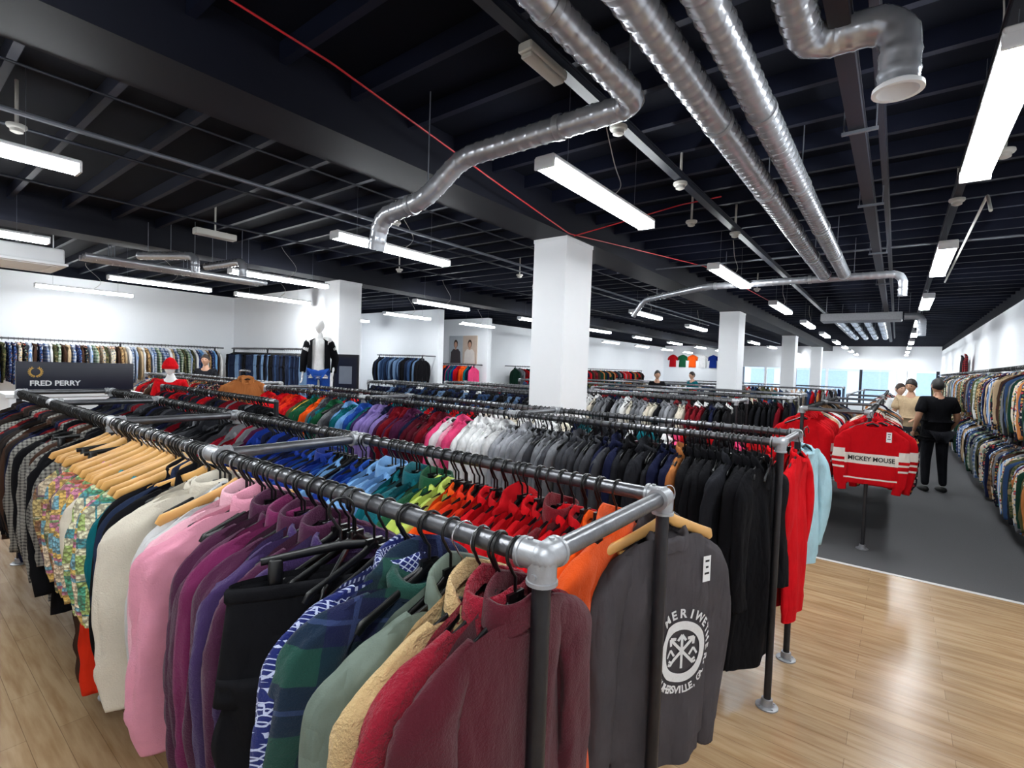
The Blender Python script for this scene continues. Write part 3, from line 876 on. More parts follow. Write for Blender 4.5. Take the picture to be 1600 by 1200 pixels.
# ---- rack 1 (nearest)
Z = 1.4
rack('X', -.5, -5.6, .76, 1.36, (-.5, -1.9, -3.1, -4.4, -5.6), (-.5, -3.1, -5.6), label="long worn steel pipe rack packed with colourful tops")
F = .76
near = [
 (-.56, 'maroon', 'fleece_jacket', 'fleece', 'plastic', .72, -.04, 1.05), (-.605, 'crimson', 'fleece_jacket', 'sherpa', 'plastic', .74, -.06, 1.10), (-.65, 'tan', 'jacket', 'sherpa', 'metal', .76, -.08, 1.12),
 (-.70, 'sage_grey', 'jacket', 'shell', 'metal', .80, -.14, 1.14), (-.80, 'tartan', 'hoodie', 'fleece', 'plastic', .78, -.32, 1.18), (-.865, 'nordic', 'fleece_jacket', 'fleece', 'plastic', .80, -.22, 1.14),
 (-1.14, 'purple', 'sweatshirt', 'fleece', 'plastic', .74, -.05, 1.04), (-1.20, 'plum', 'fleece_jacket', 'fleece', 'plastic', .74, .03, 1.04),
 (-1.255, 'purple', 'sweatshirt', 'fleece', 'plastic', .74, -.08, 1.04), (-1.31, 'plum', 'fleece_jacket', 'fleece', 'plastic', .74, 0, 1.04), (-1.37, 'magenta', 'fleece_jacket', 'fleece', 'plastic', .72, -.06, 1.05), (-1.425, 'plum', 'sweatshirt', 'fleece', 'plastic', .72, .04, 1.02), (-1.475, 'plum', 'fleece_jacket', 'fleece', 'plastic', .74, .02, 1.02),
 (-1.56, 'pink', 'fleece_jacket', 'fleece', 'plastic', .80, -.22, 1.18),
 (-1.66, 'pale_pink', 'fleece_jacket', 'fleece', 'plastic', .74, -.02, 1.08), (-1.725, 'pale_grey', 'sweatshirt', 'weave', 'wood', .74, 0, 1.06), (-1.78, 'pale_grey', 'sweatshirt', 'weave', 'plastic', .72, .05, 1.0), (-1.86, 'cream', 'fleece_jacket', 'fleece', 'plastic', .82, -.22, 1.22), (-1.96, 'cream', 'sweatshirt', 'weave', 'plastic', .78, -.02, 1.08),
 (-2.03, 'black', 'jacket', 'weave', 'plastic', .80, -.06, 1.08), (-2.09, 'dark_denim', 'jacket', 'denim', 'plastic', .78, .0, 1.04), (-2.15, 'black', 'jacket', 'weave', 'wood', .82, .04, 1.04), (-2.21, 'teal', 'crochet_top', 'weave', 'wood', .78, 0, 1),
 (-2.29, 'crochet_green', 'crochet_top', 'weave', 'wood', .66, -.12, 1.05), (-2.37, 'crochet', 'crochet_top', 'weave', 'wood', .66, .06, 1.05), (-2.45, 'crochet_green', 'crochet_top', 'weave', 'wood', .62, -.1, 1.05), (-2.53, 'cream', 'crochet_top', 'weave', 'wood', .64, .08, 1.05),
 (-2.61, 'crochet', 'crochet_top', 'weave', 'wood', .66, .05, 1.05), (-2.69, 'crochet', 'crochet_top', 'weave', 'wood', .66, -.08, 1.05), (-2.77, 'patchwork', 'crochet_top', 'weave', 'wood', .7, .04, 1.05),
 (-2.83, 'orange_red', 'trousers', 'weave', 'clip', 1.05, 0, 1), (-2.89, 'crochet', 'crochet_top', 'weave', 'wood', .6, -.06, 1.04), (-2.96, 'brown', 'trousers', 'weave', 'clip', 1.05, 0, 1), (-3.03, 'patchwork', 'crochet_top', 'weave', 'wood', .66, 0, 1.04), (-3.15, 'plaid_grey', 'crochet_top', 'weave', 'wood', .66, 0, 1.04),
]
for i, (x, col, kd, tx, hg, L, dr, sx) in enumerate(near):
    o = hang(kd, col, x, F, Z, -pi/2+dr, hg, 2, tx, L, sc=(sx, 1.05, 1), var=i)
    if kd == 'fleece_jacket' and col in ('crimson', 'nordic'): zipper(o, L)
    if col in ('sage_grey',): tag(o, .12, -.3, .8)
hang('trousers', 'black', -1.03, F-.07, Z, -pi/2-.42, 'clip', 2, 'denim', .95, sc=(1.36, 1.1, 1), var=4, lab="black denim trousers clipped to a black hanger by the waistband")
fill('X', F, -3.25, -5.5, .05, Z, bands((-3.6, ['plaid_grey', 'brown', 'plaid_brown', 'black']), (-9, ['dark_brown', 'black', 'plaid_red', 'brown', 'navy', 'charcoal', 'plaid_grey'])), ['trousers', 'shirt', 'jacket'], L=.82)
extra('X', F, -.6, -5.5, .05, Z)
# rack 1 back rail
Bk = 1.36
seq = [(-.64, 'orange', 'fleece_jacket'), (-.69, 'orange', 'sweatshirt'), (-.74, 'red', 'sweatshirt'), (-.785, 'bright_red', 'sweatshirt'), (-.83, 'dark_red', 'fleece_jacket'), (-.875, 'red', 'sweatshirt'), (-.92, 'bright_red', 'sweatshirt'),
       (-.965, 'red', 'hoodie'), (-1.01, 'bright_red', 'sweatshirt'), (-1.06, 'red', 'sweatshirt'), (-1.11, 'bright_red', 'sweatshirt'), (-1.16, 'orange_red', 'sweatshirt'), (-1.205, 'orange_red', 'sweatshirt'), (-1.25, 'orange', 'sweatshirt'), (-1.30, 'lime', 'sweatshirt'), (-1.35, 'lime', 'sweatshirt'),
       (-1.40, 'green', 'fleece_jacket'), (-1.45, 'teal', 'sweatshirt'), (-1.50, 'teal', 'fleece_jacket'), (-1.56, 'teal', 'sweatshirt'), (-1.615, 'light_blue', 'sweatshirt'), (-1.67, 'light_blue', 'fleece_jacket'), (-1.73, 'light_blue', 'sweatshirt'),
       (-1.79, 'blue', 'sweatshirt'), (-1.85, 'royal_blue', 'sweatshirt'), (-1.96, 'light_blue', 'sweatshirt'), (-2.02, 'blue', 'sweatshirt'), (-2.07, 'royal_blue', 'sweatshirt'), (-2.13, 'royal_blue', 'fleece_jacket'), (-2.19, 'blue', 'sweatshirt'), (-2.25, 'royal_blue', 'sweatshirt'), (-2.31, 'royal_blue', 'sweatshirt')]
for i, (x, col, kd) in enumerate(seq):
    hang(kd, col, x, Bk, Z, -pi/2+random.uniform(-.08, .08), 'plastic', 2 if x > -1.9 else 1, 'fleece' if kd == 'fleece_jacket' else 'weave', None, sc=(1.08, 1.15, random.uniform(1.0, 1.1)), var=i+1)
fill('X', Bk, -2.36, -5.5, .052, Z, bands((-2.75, ['navy', 'royal_blue', 'navy']), (-3.05, ['dark_red', 'plum', 'grey', 'crimson']), (-3.6, ['grey', 'charcoal', 'dark_grey', 'black', 'beige']), (-9, ['black', 'charcoal', 'navy', 'dark_red', 'dark_grey'])), ['sweatshirt', 'hoodie', 'jacket'])
extra('X', Bk, -.7, -5.5, .05, Z)
# end hoodie with print
o_h = hang('hoodie', 'graphite', -.52, Bk+.09, Z-.01, -pi/2-.42, 'wood', 2, 'weave', .70, sc=(1.0, 1, 1.05), var=3, lab="washed grey hoodie with a circular white camp print on the back")
mb = MB()
cz = -.45; cx0 = -.05
def arc_text(s, R, a0, a1, size, flip=False):
    n = len(s)
    for i, ch in enumerate(s):
        if ch == ' ': continue
        a = rad(a0+(a1-a0)*i/(n-1))
        vs, fs = text_geo(ch, size, .035)
        r_ = a-pi/2 if not flip else a+pi/2
        out = []
        for v in vs:
            tx = v.x*math.cos(r_)-v.y*math.sin(r_)+R*math.cos(a); ty = v.x*math.sin(r_)+v.y*math.cos(r_)+R*math.sin(a)
            out.append((-(tx)+cx0, 0, ty+cz))
        mb.add(out, fs)
arc_text("CAMP MERIWETHER", .124, 200, -20, .040)
arc_text("LUTHERSVILLE, GA.", .126, 218, 322, .034, True)
def ringstrip(R, w, n=64, a0=0, a1=360):
    vs = []; fs = []
    for i in range(n+1):
        a = rad(a0+(a1-a0)*i/n)
        vs += [(math.cos(a)*R+cx0, 0, math.sin(a)*R+cz), (math.cos(a)*(R+w)+cx0, 0, math.sin(a)*(R+w)+cz)]
    for i in range(n): fs.append((2*i, 2*i+1, 2*i+3, 2*i+2))
    mb.add(vs, fs)
ringstrip(.072, .028)
def strip(x0, z0, x1, z1, w, n=10):
    d = Vector((x1-x0, z1-z0)).normalized(); p = Vector((-d.y, d.x))*w/2
    vs = []; fs = []
    for i in range(n+1):
        t = i/n; x = x0+(x1-x0)*t; z = z0+(z1-z0)*t
        vs += [(x+p.x+cx0, 0, z+p.y+cz), (x-p.x+cx0, 0, z-p.y+cz)]
    for i in range(n): fs.append((2*i, 2*i+1, 2*i+3, 2*i+2))
    mb.add(vs, fs)
for s in (-1, 1):
    strip(-.045*s, -.040, .045*s, .045, .010)
    strip(.045*s, .045, .022*s, .042, .010, 4); strip(.045*s, .045, .043*s, .022, .010, 4)
    strip(-.045*s, -.040, -.056*s, -.034, .008, 3); strip(-.037*s, -.033, -.052*s, -.024, .008, 3)
strip(0, -.055, 0, .055, .009); strip(0, .055, -.015, .036, .009, 3); strip(0, .055, .015, .036, .009, 3)
for s in (-1, 1):
    strip(s*.028, -.012, s*.044, .010, .008, 3); strip(s*.044, .010, s*.060, -.012, .008, 3)
for k in range(2):
    a = rad(-29 if k else 209)
    mb.add([(math.cos(a)*.122+.006*math.cos(t*pi/4)+cx0, 0, math.sin(a)*.122+.006*math.sin(t*pi/4)+cz) for t in range(8)], [tuple(range(8))])
mb.v = [(cx0+(x-cx0)*.88, 0, cz+(z-cz)*.88) for x, y, z in mb.v]
conform(mb, o_h.data, .005)
ob("chest_print", mb.mesh("chest_print", M_print, False), parent=o_h, label="round white distressed print with crossed arrows and lettering")
tag(o_h, -.13, -.22)

# ---- rack 2
rack('X', -.46, -5.9, 2.90, 3.47, (-.46, -2.2, -4.0, -5.9), (-.46, -4.0, -5.9), label="long worn steel pipe rack of colour-sorted tops")
b2 = bands((-.9, ['black', 'black', 'charcoal', 'black']), (-1.08, ['black', 'navy', 'black', 'camel']), (-1.28, ['charcoal', 'black', 'charcoal']), (-1.5, ['dark_grey', 'charcoal', 'dark_grey', 'navy']), (-1.95, ['grey', 'grey', 'grey', 'dark_grey']),
           (-2.22, ['light_grey', 'light_grey', 'grey']), (-2.6, ['white', 'white', 'cream', 'pale_grey']), (-2.85, ['pale_pink', 'pink', 'white', 'hot_pink']), (-3.1, ['hot_pink', 'dark_red', 'crimson', 'maroon']),
           (-3.5, ['plum', 'purple', 'maroon', 'navy', 'dark_red']), (-3.85, ['purple', 'lavender', 'royal_blue', 'navy']), (-4.2, ['teal', 'blue', 'light_blue', 'teal']), (-4.6, ['dark_grey', 'teal', 'grey', 'green']),
           (-5.0, ['olive', 'yellow', 'green', 'orange', 'grey']), (-9, ['red', 'bright_red', 'orange_red', 'red']))
def k2(a): return random.choice(['coat', 'jacket', 'coat']) if a > -.98 else random.choice(['sweatshirt', 'hoodie', 'sweatshirt'])
for i, (x, c, r) in enumerate(((-.54, 'black', -.18), (-.59, 'black', -.1), (-.64, 'black', .05), (-.69, 'charcoal', -.1))):
    hang('coat', c, x, 2.88, Z, -pi/2+r, 'plastic', 2, 'weave', 1.05, sc=(1.1, 1.15, 1.02), var=i)
fill('X', 2.90, -.74, -5.85, .048, Z, b2, k2, jit=.1)
extra('X', 2.90, -.5, -5.8, .045, Z)
fill('X', 3.47, -.66, -5.85, .062, Z, bands((-.75, ['bright_red', 'red', 'red']), (-1.2, ['hot_pink', 'red', 'black', 'navy']), (-2.0, ['black', 'teal', 'white', 'navy', 'charcoal']), (-3, ['white', 'cream', 'pale_grey']), (-9, ['navy', 'grey', 'red', 'teal', 'black'])), ['sweatshirt', 'jacket', 'hoodie'], res=0)
extra('X', 3.47, -.5, -5.8, .045, Z)
for x, y_, c, r, L_ in ((-.45, 3.74, 'mint', -.42, .80), (-.44, 3.40, 'bright_red', -.12, 1.0), (-.51, 3.44, 'red', -.14, .95), (-.58, 3.46, 'bright_red', -.1, .95)):
    hang('sweatshirt', c, x, y_, Z, -pi/2+r, res=1, tex='weave', L=L_, sc=(.98, 1.1, 1))

# ---- rack 3, 4, 5 behind
rack('X', -3.7, -7.2, 5.3, 5.85, (-3.7, -5.4, -7.2), (-3.7, -7.2), label="dark pipe rack of dark jackets and denim behind another rack")
fill('X', 5.3, -3.8, -7.1, .075, Z, ['black', 'dark_denim', 'denim_blue', 'navy', 'charcoal', 'pale_denim'], ['jacket', 'jacket'])
fill('X', 5.85, -3.8, -7.1, .085, Z, ['black', 'charcoal', 'denim_blue', 'navy', 'white'], ['jacket'])
extra('X', 5.3, -3.8, -7.1, .05, Z)
rack('X', -1.6, -6.8, 6.75, 7.3, (-1.6, -4.2, -6.8), (-1.6, -4.2, -6.8), label="dark pipe rack of pale and mixed tops near the column")
fill('X', 6.75, -1.7, -6.7, .07, Z, bands((-2.2, ['black', 'navy', 'dark_red']), (-3.6, ['white', 'light_grey', 'cream', 'black', 'grey']), (-9, ['teal', 'black', 'red', 'navy', 'white', 'charcoal'])), ['sweatshirt', 'hoodie'])
extra('X', 6.75, -1.7, -6.7, .05, Z)
fill('X', 7.3, -1.7, -6.7, .1, Z, ['black', 'grey', 'navy', 'plaid_red', 'white'], ['hoodie', 'jacket'])
rack('X', -1.25, -4.6, 8.5, 9.05, (-1.25, -4.6), (-1.25, -4.6), label="dark pipe rack holding mostly black jackets with red")
fill('X', 8.5, -1.3, -4.5, .08, Z, ['black', 'black', 'charcoal', 'black', 'dark_red'], ['jacket', 'coat'])
fill('X', 9.05, -1.3, -4.5, .1, Z, ['black', 'dark_red', 'navy', 'red'], ['jacket', 'hoodie'])
for yy, xa, xb in ((10.7, -1.4, -8.0), (13.8, -3.8, -9.0), (16.5, -1.4, -8.0), (21.2, -1.5, -7)):
    rack('X', xa, xb, yy, yy+.55, (xa, xb), (xa, (xa+xb)/2, xb), label="distant dark pipe rack of mixed second-hand clothes")
    fill('X', yy, xa-.1, xb+.1, .14, Z, ['black', 'navy', 'red', 'white', 'denim_blue', 'floral', 'teal', 'grey', 'olive', 'camel'], ['jacket', 't_shirt', 'hoodie'])
# ---- rack R (runs towards the window)
rack('Y', 6.25, 10.1, -.8, -.2, (6.25, 8.2, 10.1), (6.25, 10.1), label="dark pipe rack ending with red printed sweatshirts")
def kr(a): return random.choice(['sweatshirt', 'sweatshirt', 'hoodie'])
for y_, r_, c_ in ((6.30, -.25, 'bright_red'), (6.37, .1, 'red_stripes')):
    hang('spread_top', c_, -.8, y_, Z, pi+r_, res=1, L=.66, lab="red sweatshirt on a hanger at the end of the rack")
fill('Y', -.8, 6.44, 10.0, .07, Z, bands((8, ['black', 'white', 'navy', 'grey', 'plaid_brown']), (7.2, ['white', 'light_blue', 'beige', 'red', 'navy']), (0, ['bright_red', 'red', 'red'])), kr, base=pi, res=1)
hang('spread_top', 'red_stripes', -.10, 6.30, Z, pi-.1, res=1, L=.66, lab="red sweatshirt with white sleeve stripes behind another")
hang('spread_top', 'floral_dark', -.08, 6.38, Z, pi-.15, res=1, L=.66)
fill('Y', -.2, 6.44, 10.0, .07, Z, bands((8, ['camel', 'white', 'navy', 'grey', 'olive']), (7.0, ['plaid_brown', 'red', 'cream', 'black']), (0, ['red', 'crimson', 'red'])), kr, base=pi, res=1)
extra('Y', -.2, 6.3, 10, .045, Z, pi); extra('Y', -.8, 6.3, 10, .045, Z, pi)
o_m = hang('spread_top', 'red_band', -.17, 6.13, Z, pi+.12, 'plastic', 2, 'weave', .62, sc=(1.03, 1, 1), var=2, lab="red sweatshirt with white lettered chest band and striped sleeves")
mb = MB()
vs, fs = text_geo("MICKEY MOUSE", .062)
mb.add([(-v.x*.85, 0, v.y-.452) for v in vs], fs)
conform(mb, o_m.data, .007)
ob("chest_lettering", mb.mesh("chest_lettering", M_ink, False), parent=o_m, label="black block lettering on the white band")
tag(o_m, -.13, -.22, 1.3)
rack('Y', 12.5, 19, -.8, -.2, (12.5, 19), (12.5, 19), label="distant dark pipe rack of mixed tops")
fill('Y', -.2, 12.6, 19, .14, Z, ['black', 'navy', 'red', 'white', 'camel', 'grey'], ['hoodie', 'jacket'], base=pi)

# ---- right wall: two tiers
def wallrail(y0, y1, x, z, lab, axis='Y'):
    e = empty("clothes_rail", (x, (y0+y1)/2, z) if axis == 'Y' else ((y0+y1)/2, x, z), lab, "clothes rail")
    P = (lambda a, b_, c: Vector((b_, a, c))) if axis == 'Y' else (lambda a, b_, c: Vector((a, b_, c)))
    mb = MB(); mb.cyl(P(y0, x, z), P(y1, x, z), .018, seg=12)
    ob("rail", mb.mesh("rail", M_steel), parent=e, world=True)
    return e, P
for z, lab in ((1.97, "upper steel wall rail of shirts and blouses"), (1.06, "lower steel wall rail of shirts and skirts")):
    e, P = wallrail(4.0, 26, 1.29, z, lab)
    for y in range(4, 27, 2):
        mb = MB(); mb.cyl((1.29, y, z), (XR, y, z), .016, seg=10); mb.cyl((XR-.012, y, z), (XR, y, z), .045, seg=14)
        ob("rail_bracket", mb.mesh("rail_bracket", M_galv), parent=e, world=True)
def wp(a):
    return random.choice(['check_green', 'olive', 'stripe_blue', 'beige', 'check_blue', 'brown', 'floral', 'leopard', 'camo', 'plaid_brown', 'pale_grey', 'navy', 'plaid_red', 'paisley_blue', 'sage_grey', 'floral_dark', 'charcoal', 'olive', 'grey', 'camel', 'denim_blue', 'black', 'dark_green', 'plum', 'floral_dark'])
for (y0, y1, st) in ((5.6, 12, .06), (12, 24, .15)):
    fill('Y', 1.29, y0, y1, st, 1.97, wp, ['shirt', 'shirt', 'shirt', 'jacket'], base=pi, jit=.16, grp="shirts along the white wall", L=.78, where="hanging from the wall rail", res=1 if y0 < 10 else 0)
    fill('Y', 1.29, y0, y1, st, 1.06, wp, ['shirt', 'jacket', 't_shirt', 'shirt'], base=pi, jit=.16, grp="shirts along the white wall", L=.74, where="hanging from the wall rail", res=1 if y0 < 10 else 0)
# ---- left wall
e, P = wallrail(1.2, 5.5, -13.4, 1.95, "steel rail of patterned shirts along the white wall")
for y in (1.4, 3.4, 5.3):
    mb = MB(); mb.cyl((-13.4, y, 1.95), (-14, y, 1.95), .016, seg=10); mb.cyl((-13.4, y, 0), (-13.4, y, 1.95), .018, seg=10); mb.cyl((-13.4, y, 0), (-13.4, y, .01), .05, seg=14)
    ob("rail_support", mb.mesh("rail_support", M_post), parent=e, world=True)
fill('Y', -13.4, 1.3, 5.4, .07, 1.95, ['floral', 'check_green', 'light_blue', 'beige', 'stripe_blue', 'paisley_blue', 'brown', 'camo', 'floral_dark', 'white', 'check_blue', 'leopard'], ['shirt'], base=0, grp="shirts along the far white wall", where="on the wall rail")
e, P = wallrail(-13.2, -9.6, 5.62, 1.95, "steel rail of jeans along the partition", 'X')
for x in (-13.1, -11.4, -9.7):
    mb = MB(); mb.cyl((x, 5.62, 1.95), (x, 6.0, 1.95), .016, seg=10); mb.cyl((x, 5.62, 0), (x, 5.62, 1.95), .018, seg=10)
    ob("rail_support", mb.mesh("rail_support", M_post), parent=e, world=True)
fill('X', 5.62, -9.7, -13.1, .085, 1.95, ['denim_blue', 'dark_denim', 'black', 'pale_denim', 'dark_denim'], ['jeans'], grp="jeans on the partition rail", where="on the partition rail")
e, P = wallrail(-12.5, -10.4, 9.5, 1.95, "steel rail of denim jackets in the alcove", 'X')
for x in (-12.4, -10.5):
    mb = MB(); mb.cyl((x, 9.5, 1.95), (x, 10.0, 1.95), .016, seg=10); mb.cyl((x, 9.5, 0), (x, 9.5, 1.95), .018, seg=10)
    ob("rail_support", mb.mesh("rail_support", M_post), parent=e, world=True)
fill('X', 9.5, -10.5, -12.4, .09, 1.95, ['denim_blue', 'dark_denim', 'black', 'pale_denim'], ['jacket'], grp="denim jackets in the alcove", L=.6)
e, P = wallrail(-12.8, -10.8, 12.1, 1.75, "steel rail of bright tops under the posters", 'X')
for x in (-12.7, -10.9):
    mb = MB(); mb.cyl((x, 12.1, 0), (x, 12.1, 1.75), .018, seg=10); mb.cyl((x, 12.1, 1.75), (x, 12.5, 1.75), .016, seg=10)
    ob("rail_support", mb.mesh("rail_support", M_post), parent=e, world=True)
fill('X', 12.1, -10.9, -12.7, .09, 1.75, ['hot_pink', 'red', 'navy', 'teal', 'royal_blue', 'orange', 'purple'], ['hoodie'], grp="bright tops under the posters")
e, P = wallrail(15, 27, -11.5, 1.75, "steel rail of dark clothes along the far wall")
for y in (15.1, 21, 26.9):
    mb = MB(); mb.cyl((-11.5, y, 0), (-11.5, y, 1.75), .018, seg=10); mb.cyl((-11.5, y, 1.75), (-12, y, 1.75), .016, seg=10)
    ob("rail_support", mb.mesh("rail_support", M_post), parent=e, world=True)
fill('Y', -11.5, 15.1, 26.8, .18, 1.75, ['black', 'brown', 'dark_green', 'navy', 'plaid_red', 'camel', 'red', 'grey'], ['jacket', 't_shirt'], base=0, grp="clothes along the far wall")

# ---- left racks
rack('X', -6.7, -10.2, 2.95, 3.5, (-6.7, -10.2), (-6.7, -10.2), label="pipe rack of floral shirts beside a tan coat")
fill('X', 2.95, -6.9, -10.1, .07, Z, ['floral', 'floral_dark', 'leopard', 'plaid_red', 'red', 'paisley_blue', 'brown', 'floral_dark'], ['shirt', 'shirt', 'jacket'])
fill('X', 3.5, -6.9, -10.1, .11, Z, ['floral_dark', 'navy', 'camel', 'olive'], ['t_shirt', 'jacket'])
mb = MB(); mb.sweep(rounded([(0, 0, 0), (0, 0, .16), (.28, 0, .16)], .03), .012, 10)
ob("face_out_arm", mb.mesh("face_out_arm", M_steel), (-6.7, 2.95, 1.41), 0, "short steel arm on the rack end showing tan jackets", "hanging arm")
hang('jacket', 'camel', -6.48, 2.95, 1.57, -pi/2-.5, 'wood', 1, 'weave', .7, where="at the end of the rack")
hang('jacket', 'camel', -6.58, 2.95, 1.57, -pi/2-.3, 'wood', 1, 'weave', .7, where="at the end of the rack")
rack('X', -3.9, -6.4, 2.0, 2.0, (), (-3.9, -6.4), label="single-rail pipe rack of red and dark tops")
fill('X', 2.0, -4.0, -6.3, .06, Z, bands((-4.7, ['grey', 'charcoal', 'dark_red', 'black']), (-9, ['red', 'black', 'navy', 'dark_red', 'charcoal'])), ['jacket', 'hoodie'], res=0)
extra('X', 2.0, -4.0, -6.3, .04, Z)

# ---- kinds past 300: the rest becomes one stuff object
for kd, lst in BYK.items():
    if len(lst) > 295:
        lst.sort(key=lambda p: p[0])
        mb = MB(); mats = []
        for d, o in lst[295:]:
            mt = o.material_slots[0].material
            if mt not in mats: mats.append(mt)
            mi = mats.index(mt)
            Mx = Matrix.LocRotScale(o.location, o.rotation_euler, o.scale)
            mb.add([tuple(Mx @ v.co) for v in o.data.vertices], [tuple(p.vertices) for p in o.data.polygons], mi)
            for ch in list(o.children): bpy.data.objects.remove(ch)
            bpy.data.objects.remove(o)
        if len(mats) == 1: mats.append(mats[0])
        ob(kd+"_stock", mb.mesh(kd+"_stock", mats, True, 0), (0, 0, 0), 0, "many more %ss hanging on the most distant rails" % CAT[kd], CAT[kd]+"s", "stuff")

# ---- hangers: nearest 300 are individuals
HANG.sort(key=lambda h: h[0])
rest = MB()
for i, (d, hg, x, y, z, rot) in enumerate(HANG):
    if i < 290:
        par = None
        for j, (nm, me) in enumerate(HM[hg]):
            if j == 0:
                par = ob(nm, me, (x, y, z), rot, HLAB[hg], "clothes hanger", None, "hangers hooked on the pipe rails")
            else: ob(nm, me, parent=par, label="steel wire hook")
    else:
        c, s = math.cos(rot), math.sin(rot)
        rest.add([(v[0]*c-v[1]*s+x, v[0]*s+v[1]*c+y, v[2]+z) for v in LOWH[0]], LOWH[1])
ob("clothes_hangers", rest.mesh("clothes_hangers", M_black_pl, True, 0), (0, 0, 0), 0, "many black plastic hangers crowding the more distant rails", "clothes hangers", "stuff")
for x, r in ((-1.08, .6), (-1.98, -.75), (-2.10, -.55), (-2.52, .35), (-2.9, -.35), (-3.1, .4), (-2.3, -.4), (-2.75, .3)):
    hg = 'wood' if x < -1.5 else 'plastic'
    par = None
    for j, (nm, me) in enumerate(HM[hg]):
        if j == 0: par = ob(nm, me, (x, F, Z), -pi/2+r, "empty "+HLAB[hg], "clothes hanger", None, "hangers hooked on the pipe rails")
        else: ob(nm, me, parent=par)

# ------------------------------------------------------------------ sign plinth
mb = MB(); mb.rbox((0, 0, .63), (.6, 1.1, 1.26), .02); mb.box((0, 0, 1.275), (.64, 1.14, .03)); mb.box((0, 0, .03), (.56, 1.06, .06))
ob("display_plinth", mb.mesh("display_plinth", M_white), (-7.3, 1.42, 0), 0, "white display plinth carrying a navy brand sign", "display plinth")
mb = MB(); mb.rbox((0, 0, 0), (.05, .98, .30), .008); mb.box((0, 0, -.165), (.16, .9, .03))
sg = ob("brand_sign", mb.mesh("brand_sign", M_navy), (-7.05, 1.42, 1.475), 0, "navy sign with gold laurel wreath and white lettering", "sign")
vs, fs = text_geo("FRED PERRY", .074, .03)
mb = MB(); mb.add([(.028, v.x-.19, v.y-.075) for v in vs], fs)
ob("lettering", mb.mesh("lettering", M_white, False), parent=sg, label="white capital lettering")
mb = MB()
for s in (-1, 1):
    for k in range(8):
        a = rad(-88+k*19); R = .046
        c = Vector((s*math.cos(a)*R, math.sin(a)*R)); tdir = Vector((-s*math.sin(a), math.cos(a)))
        for q in (-.5, .5):
            d = Matrix.Rotation(q*s, 2) @ tdir; n_ = Vector((-d.y, d.x))
            pts = [c, c+d*.012+n_*.006, c+d*.024, c+d*.012-n_*.006]
            mb.add([(.028, p.x-.345, p.y+.045) for p in pts], [(0, 1, 2, 3)])
ob("laurel_emblem", mb.mesh("laurel_emblem", M_gold, False), parent=sg, label="gold laurel wreath emblem")

mb = MB(); mb.rbox((0, 0, 1.3), (.44, .04, 1.1), .01); mb.box((0, .0, .38), (.05, .04, .76)); mb.box((0, 0, .015), (.4, .35, .03))
fs_ = ob("poster_stand", mb.mesh("poster_stand", M_post), (-7.42, 5.0, 0), rad(35), "black framed poster stand beside the white column", "poster stand")
mb = MB(); mb.box((0, -.023, 1.3), (.38, .004, 1.0), 0); mb.box((0, -.027, 1.5), (.22, .003, .3), 1); mb.box((0, -.027, 1.15), (.24, .003, .03), 1); mb.box((0, -.027, 1.07), (.2, .003, .03), 1)
ob("poster_sheet", mb.mesh("poster_sheet", [M_navy, simple("poster_pale", (120,128,142), .6)], False), parent=fs_)
M_skinp = simple("poster_skin", (196,150,126), .6)
for i, (x, bg, cl) in enumerate(((-12.1, (176,182,188), (60,52,56)), (-11.45, (196,176,160), (222,214,208)))):
    mb = MB(); mb.box((0, 0, 0), (.64, .03, .95), 0)
    def disc(cx, cz_, rx, rz, m):
        mb.add([(cx+rx*math.cos(2*pi*k/20), -.018-.0005*m, max(-.46, cz_+rz*math.sin(2*pi*k/20))) for k in range(20)], [tuple(range(20))], m)
    mb.add([(-.25, -.0185, -.46), (.25, -.0185, -.46), (.22, -.0185, -.08), (.12, -.0185, .02), (-.12, -.0185, .02), (-.22, -.0185, -.08)], [(0, 1, 2, 3, 4, 5)], 1)
    disc(0, .20, .095, .14, 3); mb.add([(-.04, -.0192, .0), (.04, -.0192, .0), (.035, -.0192, .12), (-.035, -.0192, .12)], [(0, 1, 2, 3)], 2)
    mb.add([(.068*math.cos(2*pi*k/20), -.0205, .165+.10*math.sin(2*pi*k/20)) for k in range(20)], [tuple(range(20))], 2)
    ob("wall_poster", mb.mesh("wall_poster", [simple("poster_bg%d" % i, bg, .6), simple("poster_cl%d" % i, cl, .6), M_skinp, simple("poster_hair%d" % i, (60,40,30), .6)], False), (x, 12.48, 2.25), 0, "large photographic portrait poster of a model on the wall", "poster")
for i, c in enumerate(('red', 'green', 'orange', 'white', 'royal_blue')):
    o = ob('t_shirt', gmesh('t_shirt', i, 0), (-11.4+i*.62, YF-.03, 2.95), pi, "%s top displayed flat on the far wall" % c.replace('_', ' '), "t-shirt", None, "tops displayed on the far wall")
    o.material_slots[0].link = 'OBJECT'; o.material_slots[0].material = fab(c); o.scale = (1.2, .8, 1.2)
mb = MB(); mb.rbox((0, 0, 0), (.7, .03, 1.6), .01); mb.cyl((-.36, 0, .82), (.36, 0, .82), .015, seg=8)
ob("banner", mb.mesh("banner", M_blue), (-8.0, YF-.015, 2.0), 0, "plain bright blue banner on the far wall", "banner")
hang('jacket', 'plaid_red', 1.5, 18.8, 2.6, -pi/2, res=0, where="displayed high on the white wall")
hang('jacket', 'black', 1.5, 19.8, 2.6, -pi/2, res=0, where="displayed high on the white wall")

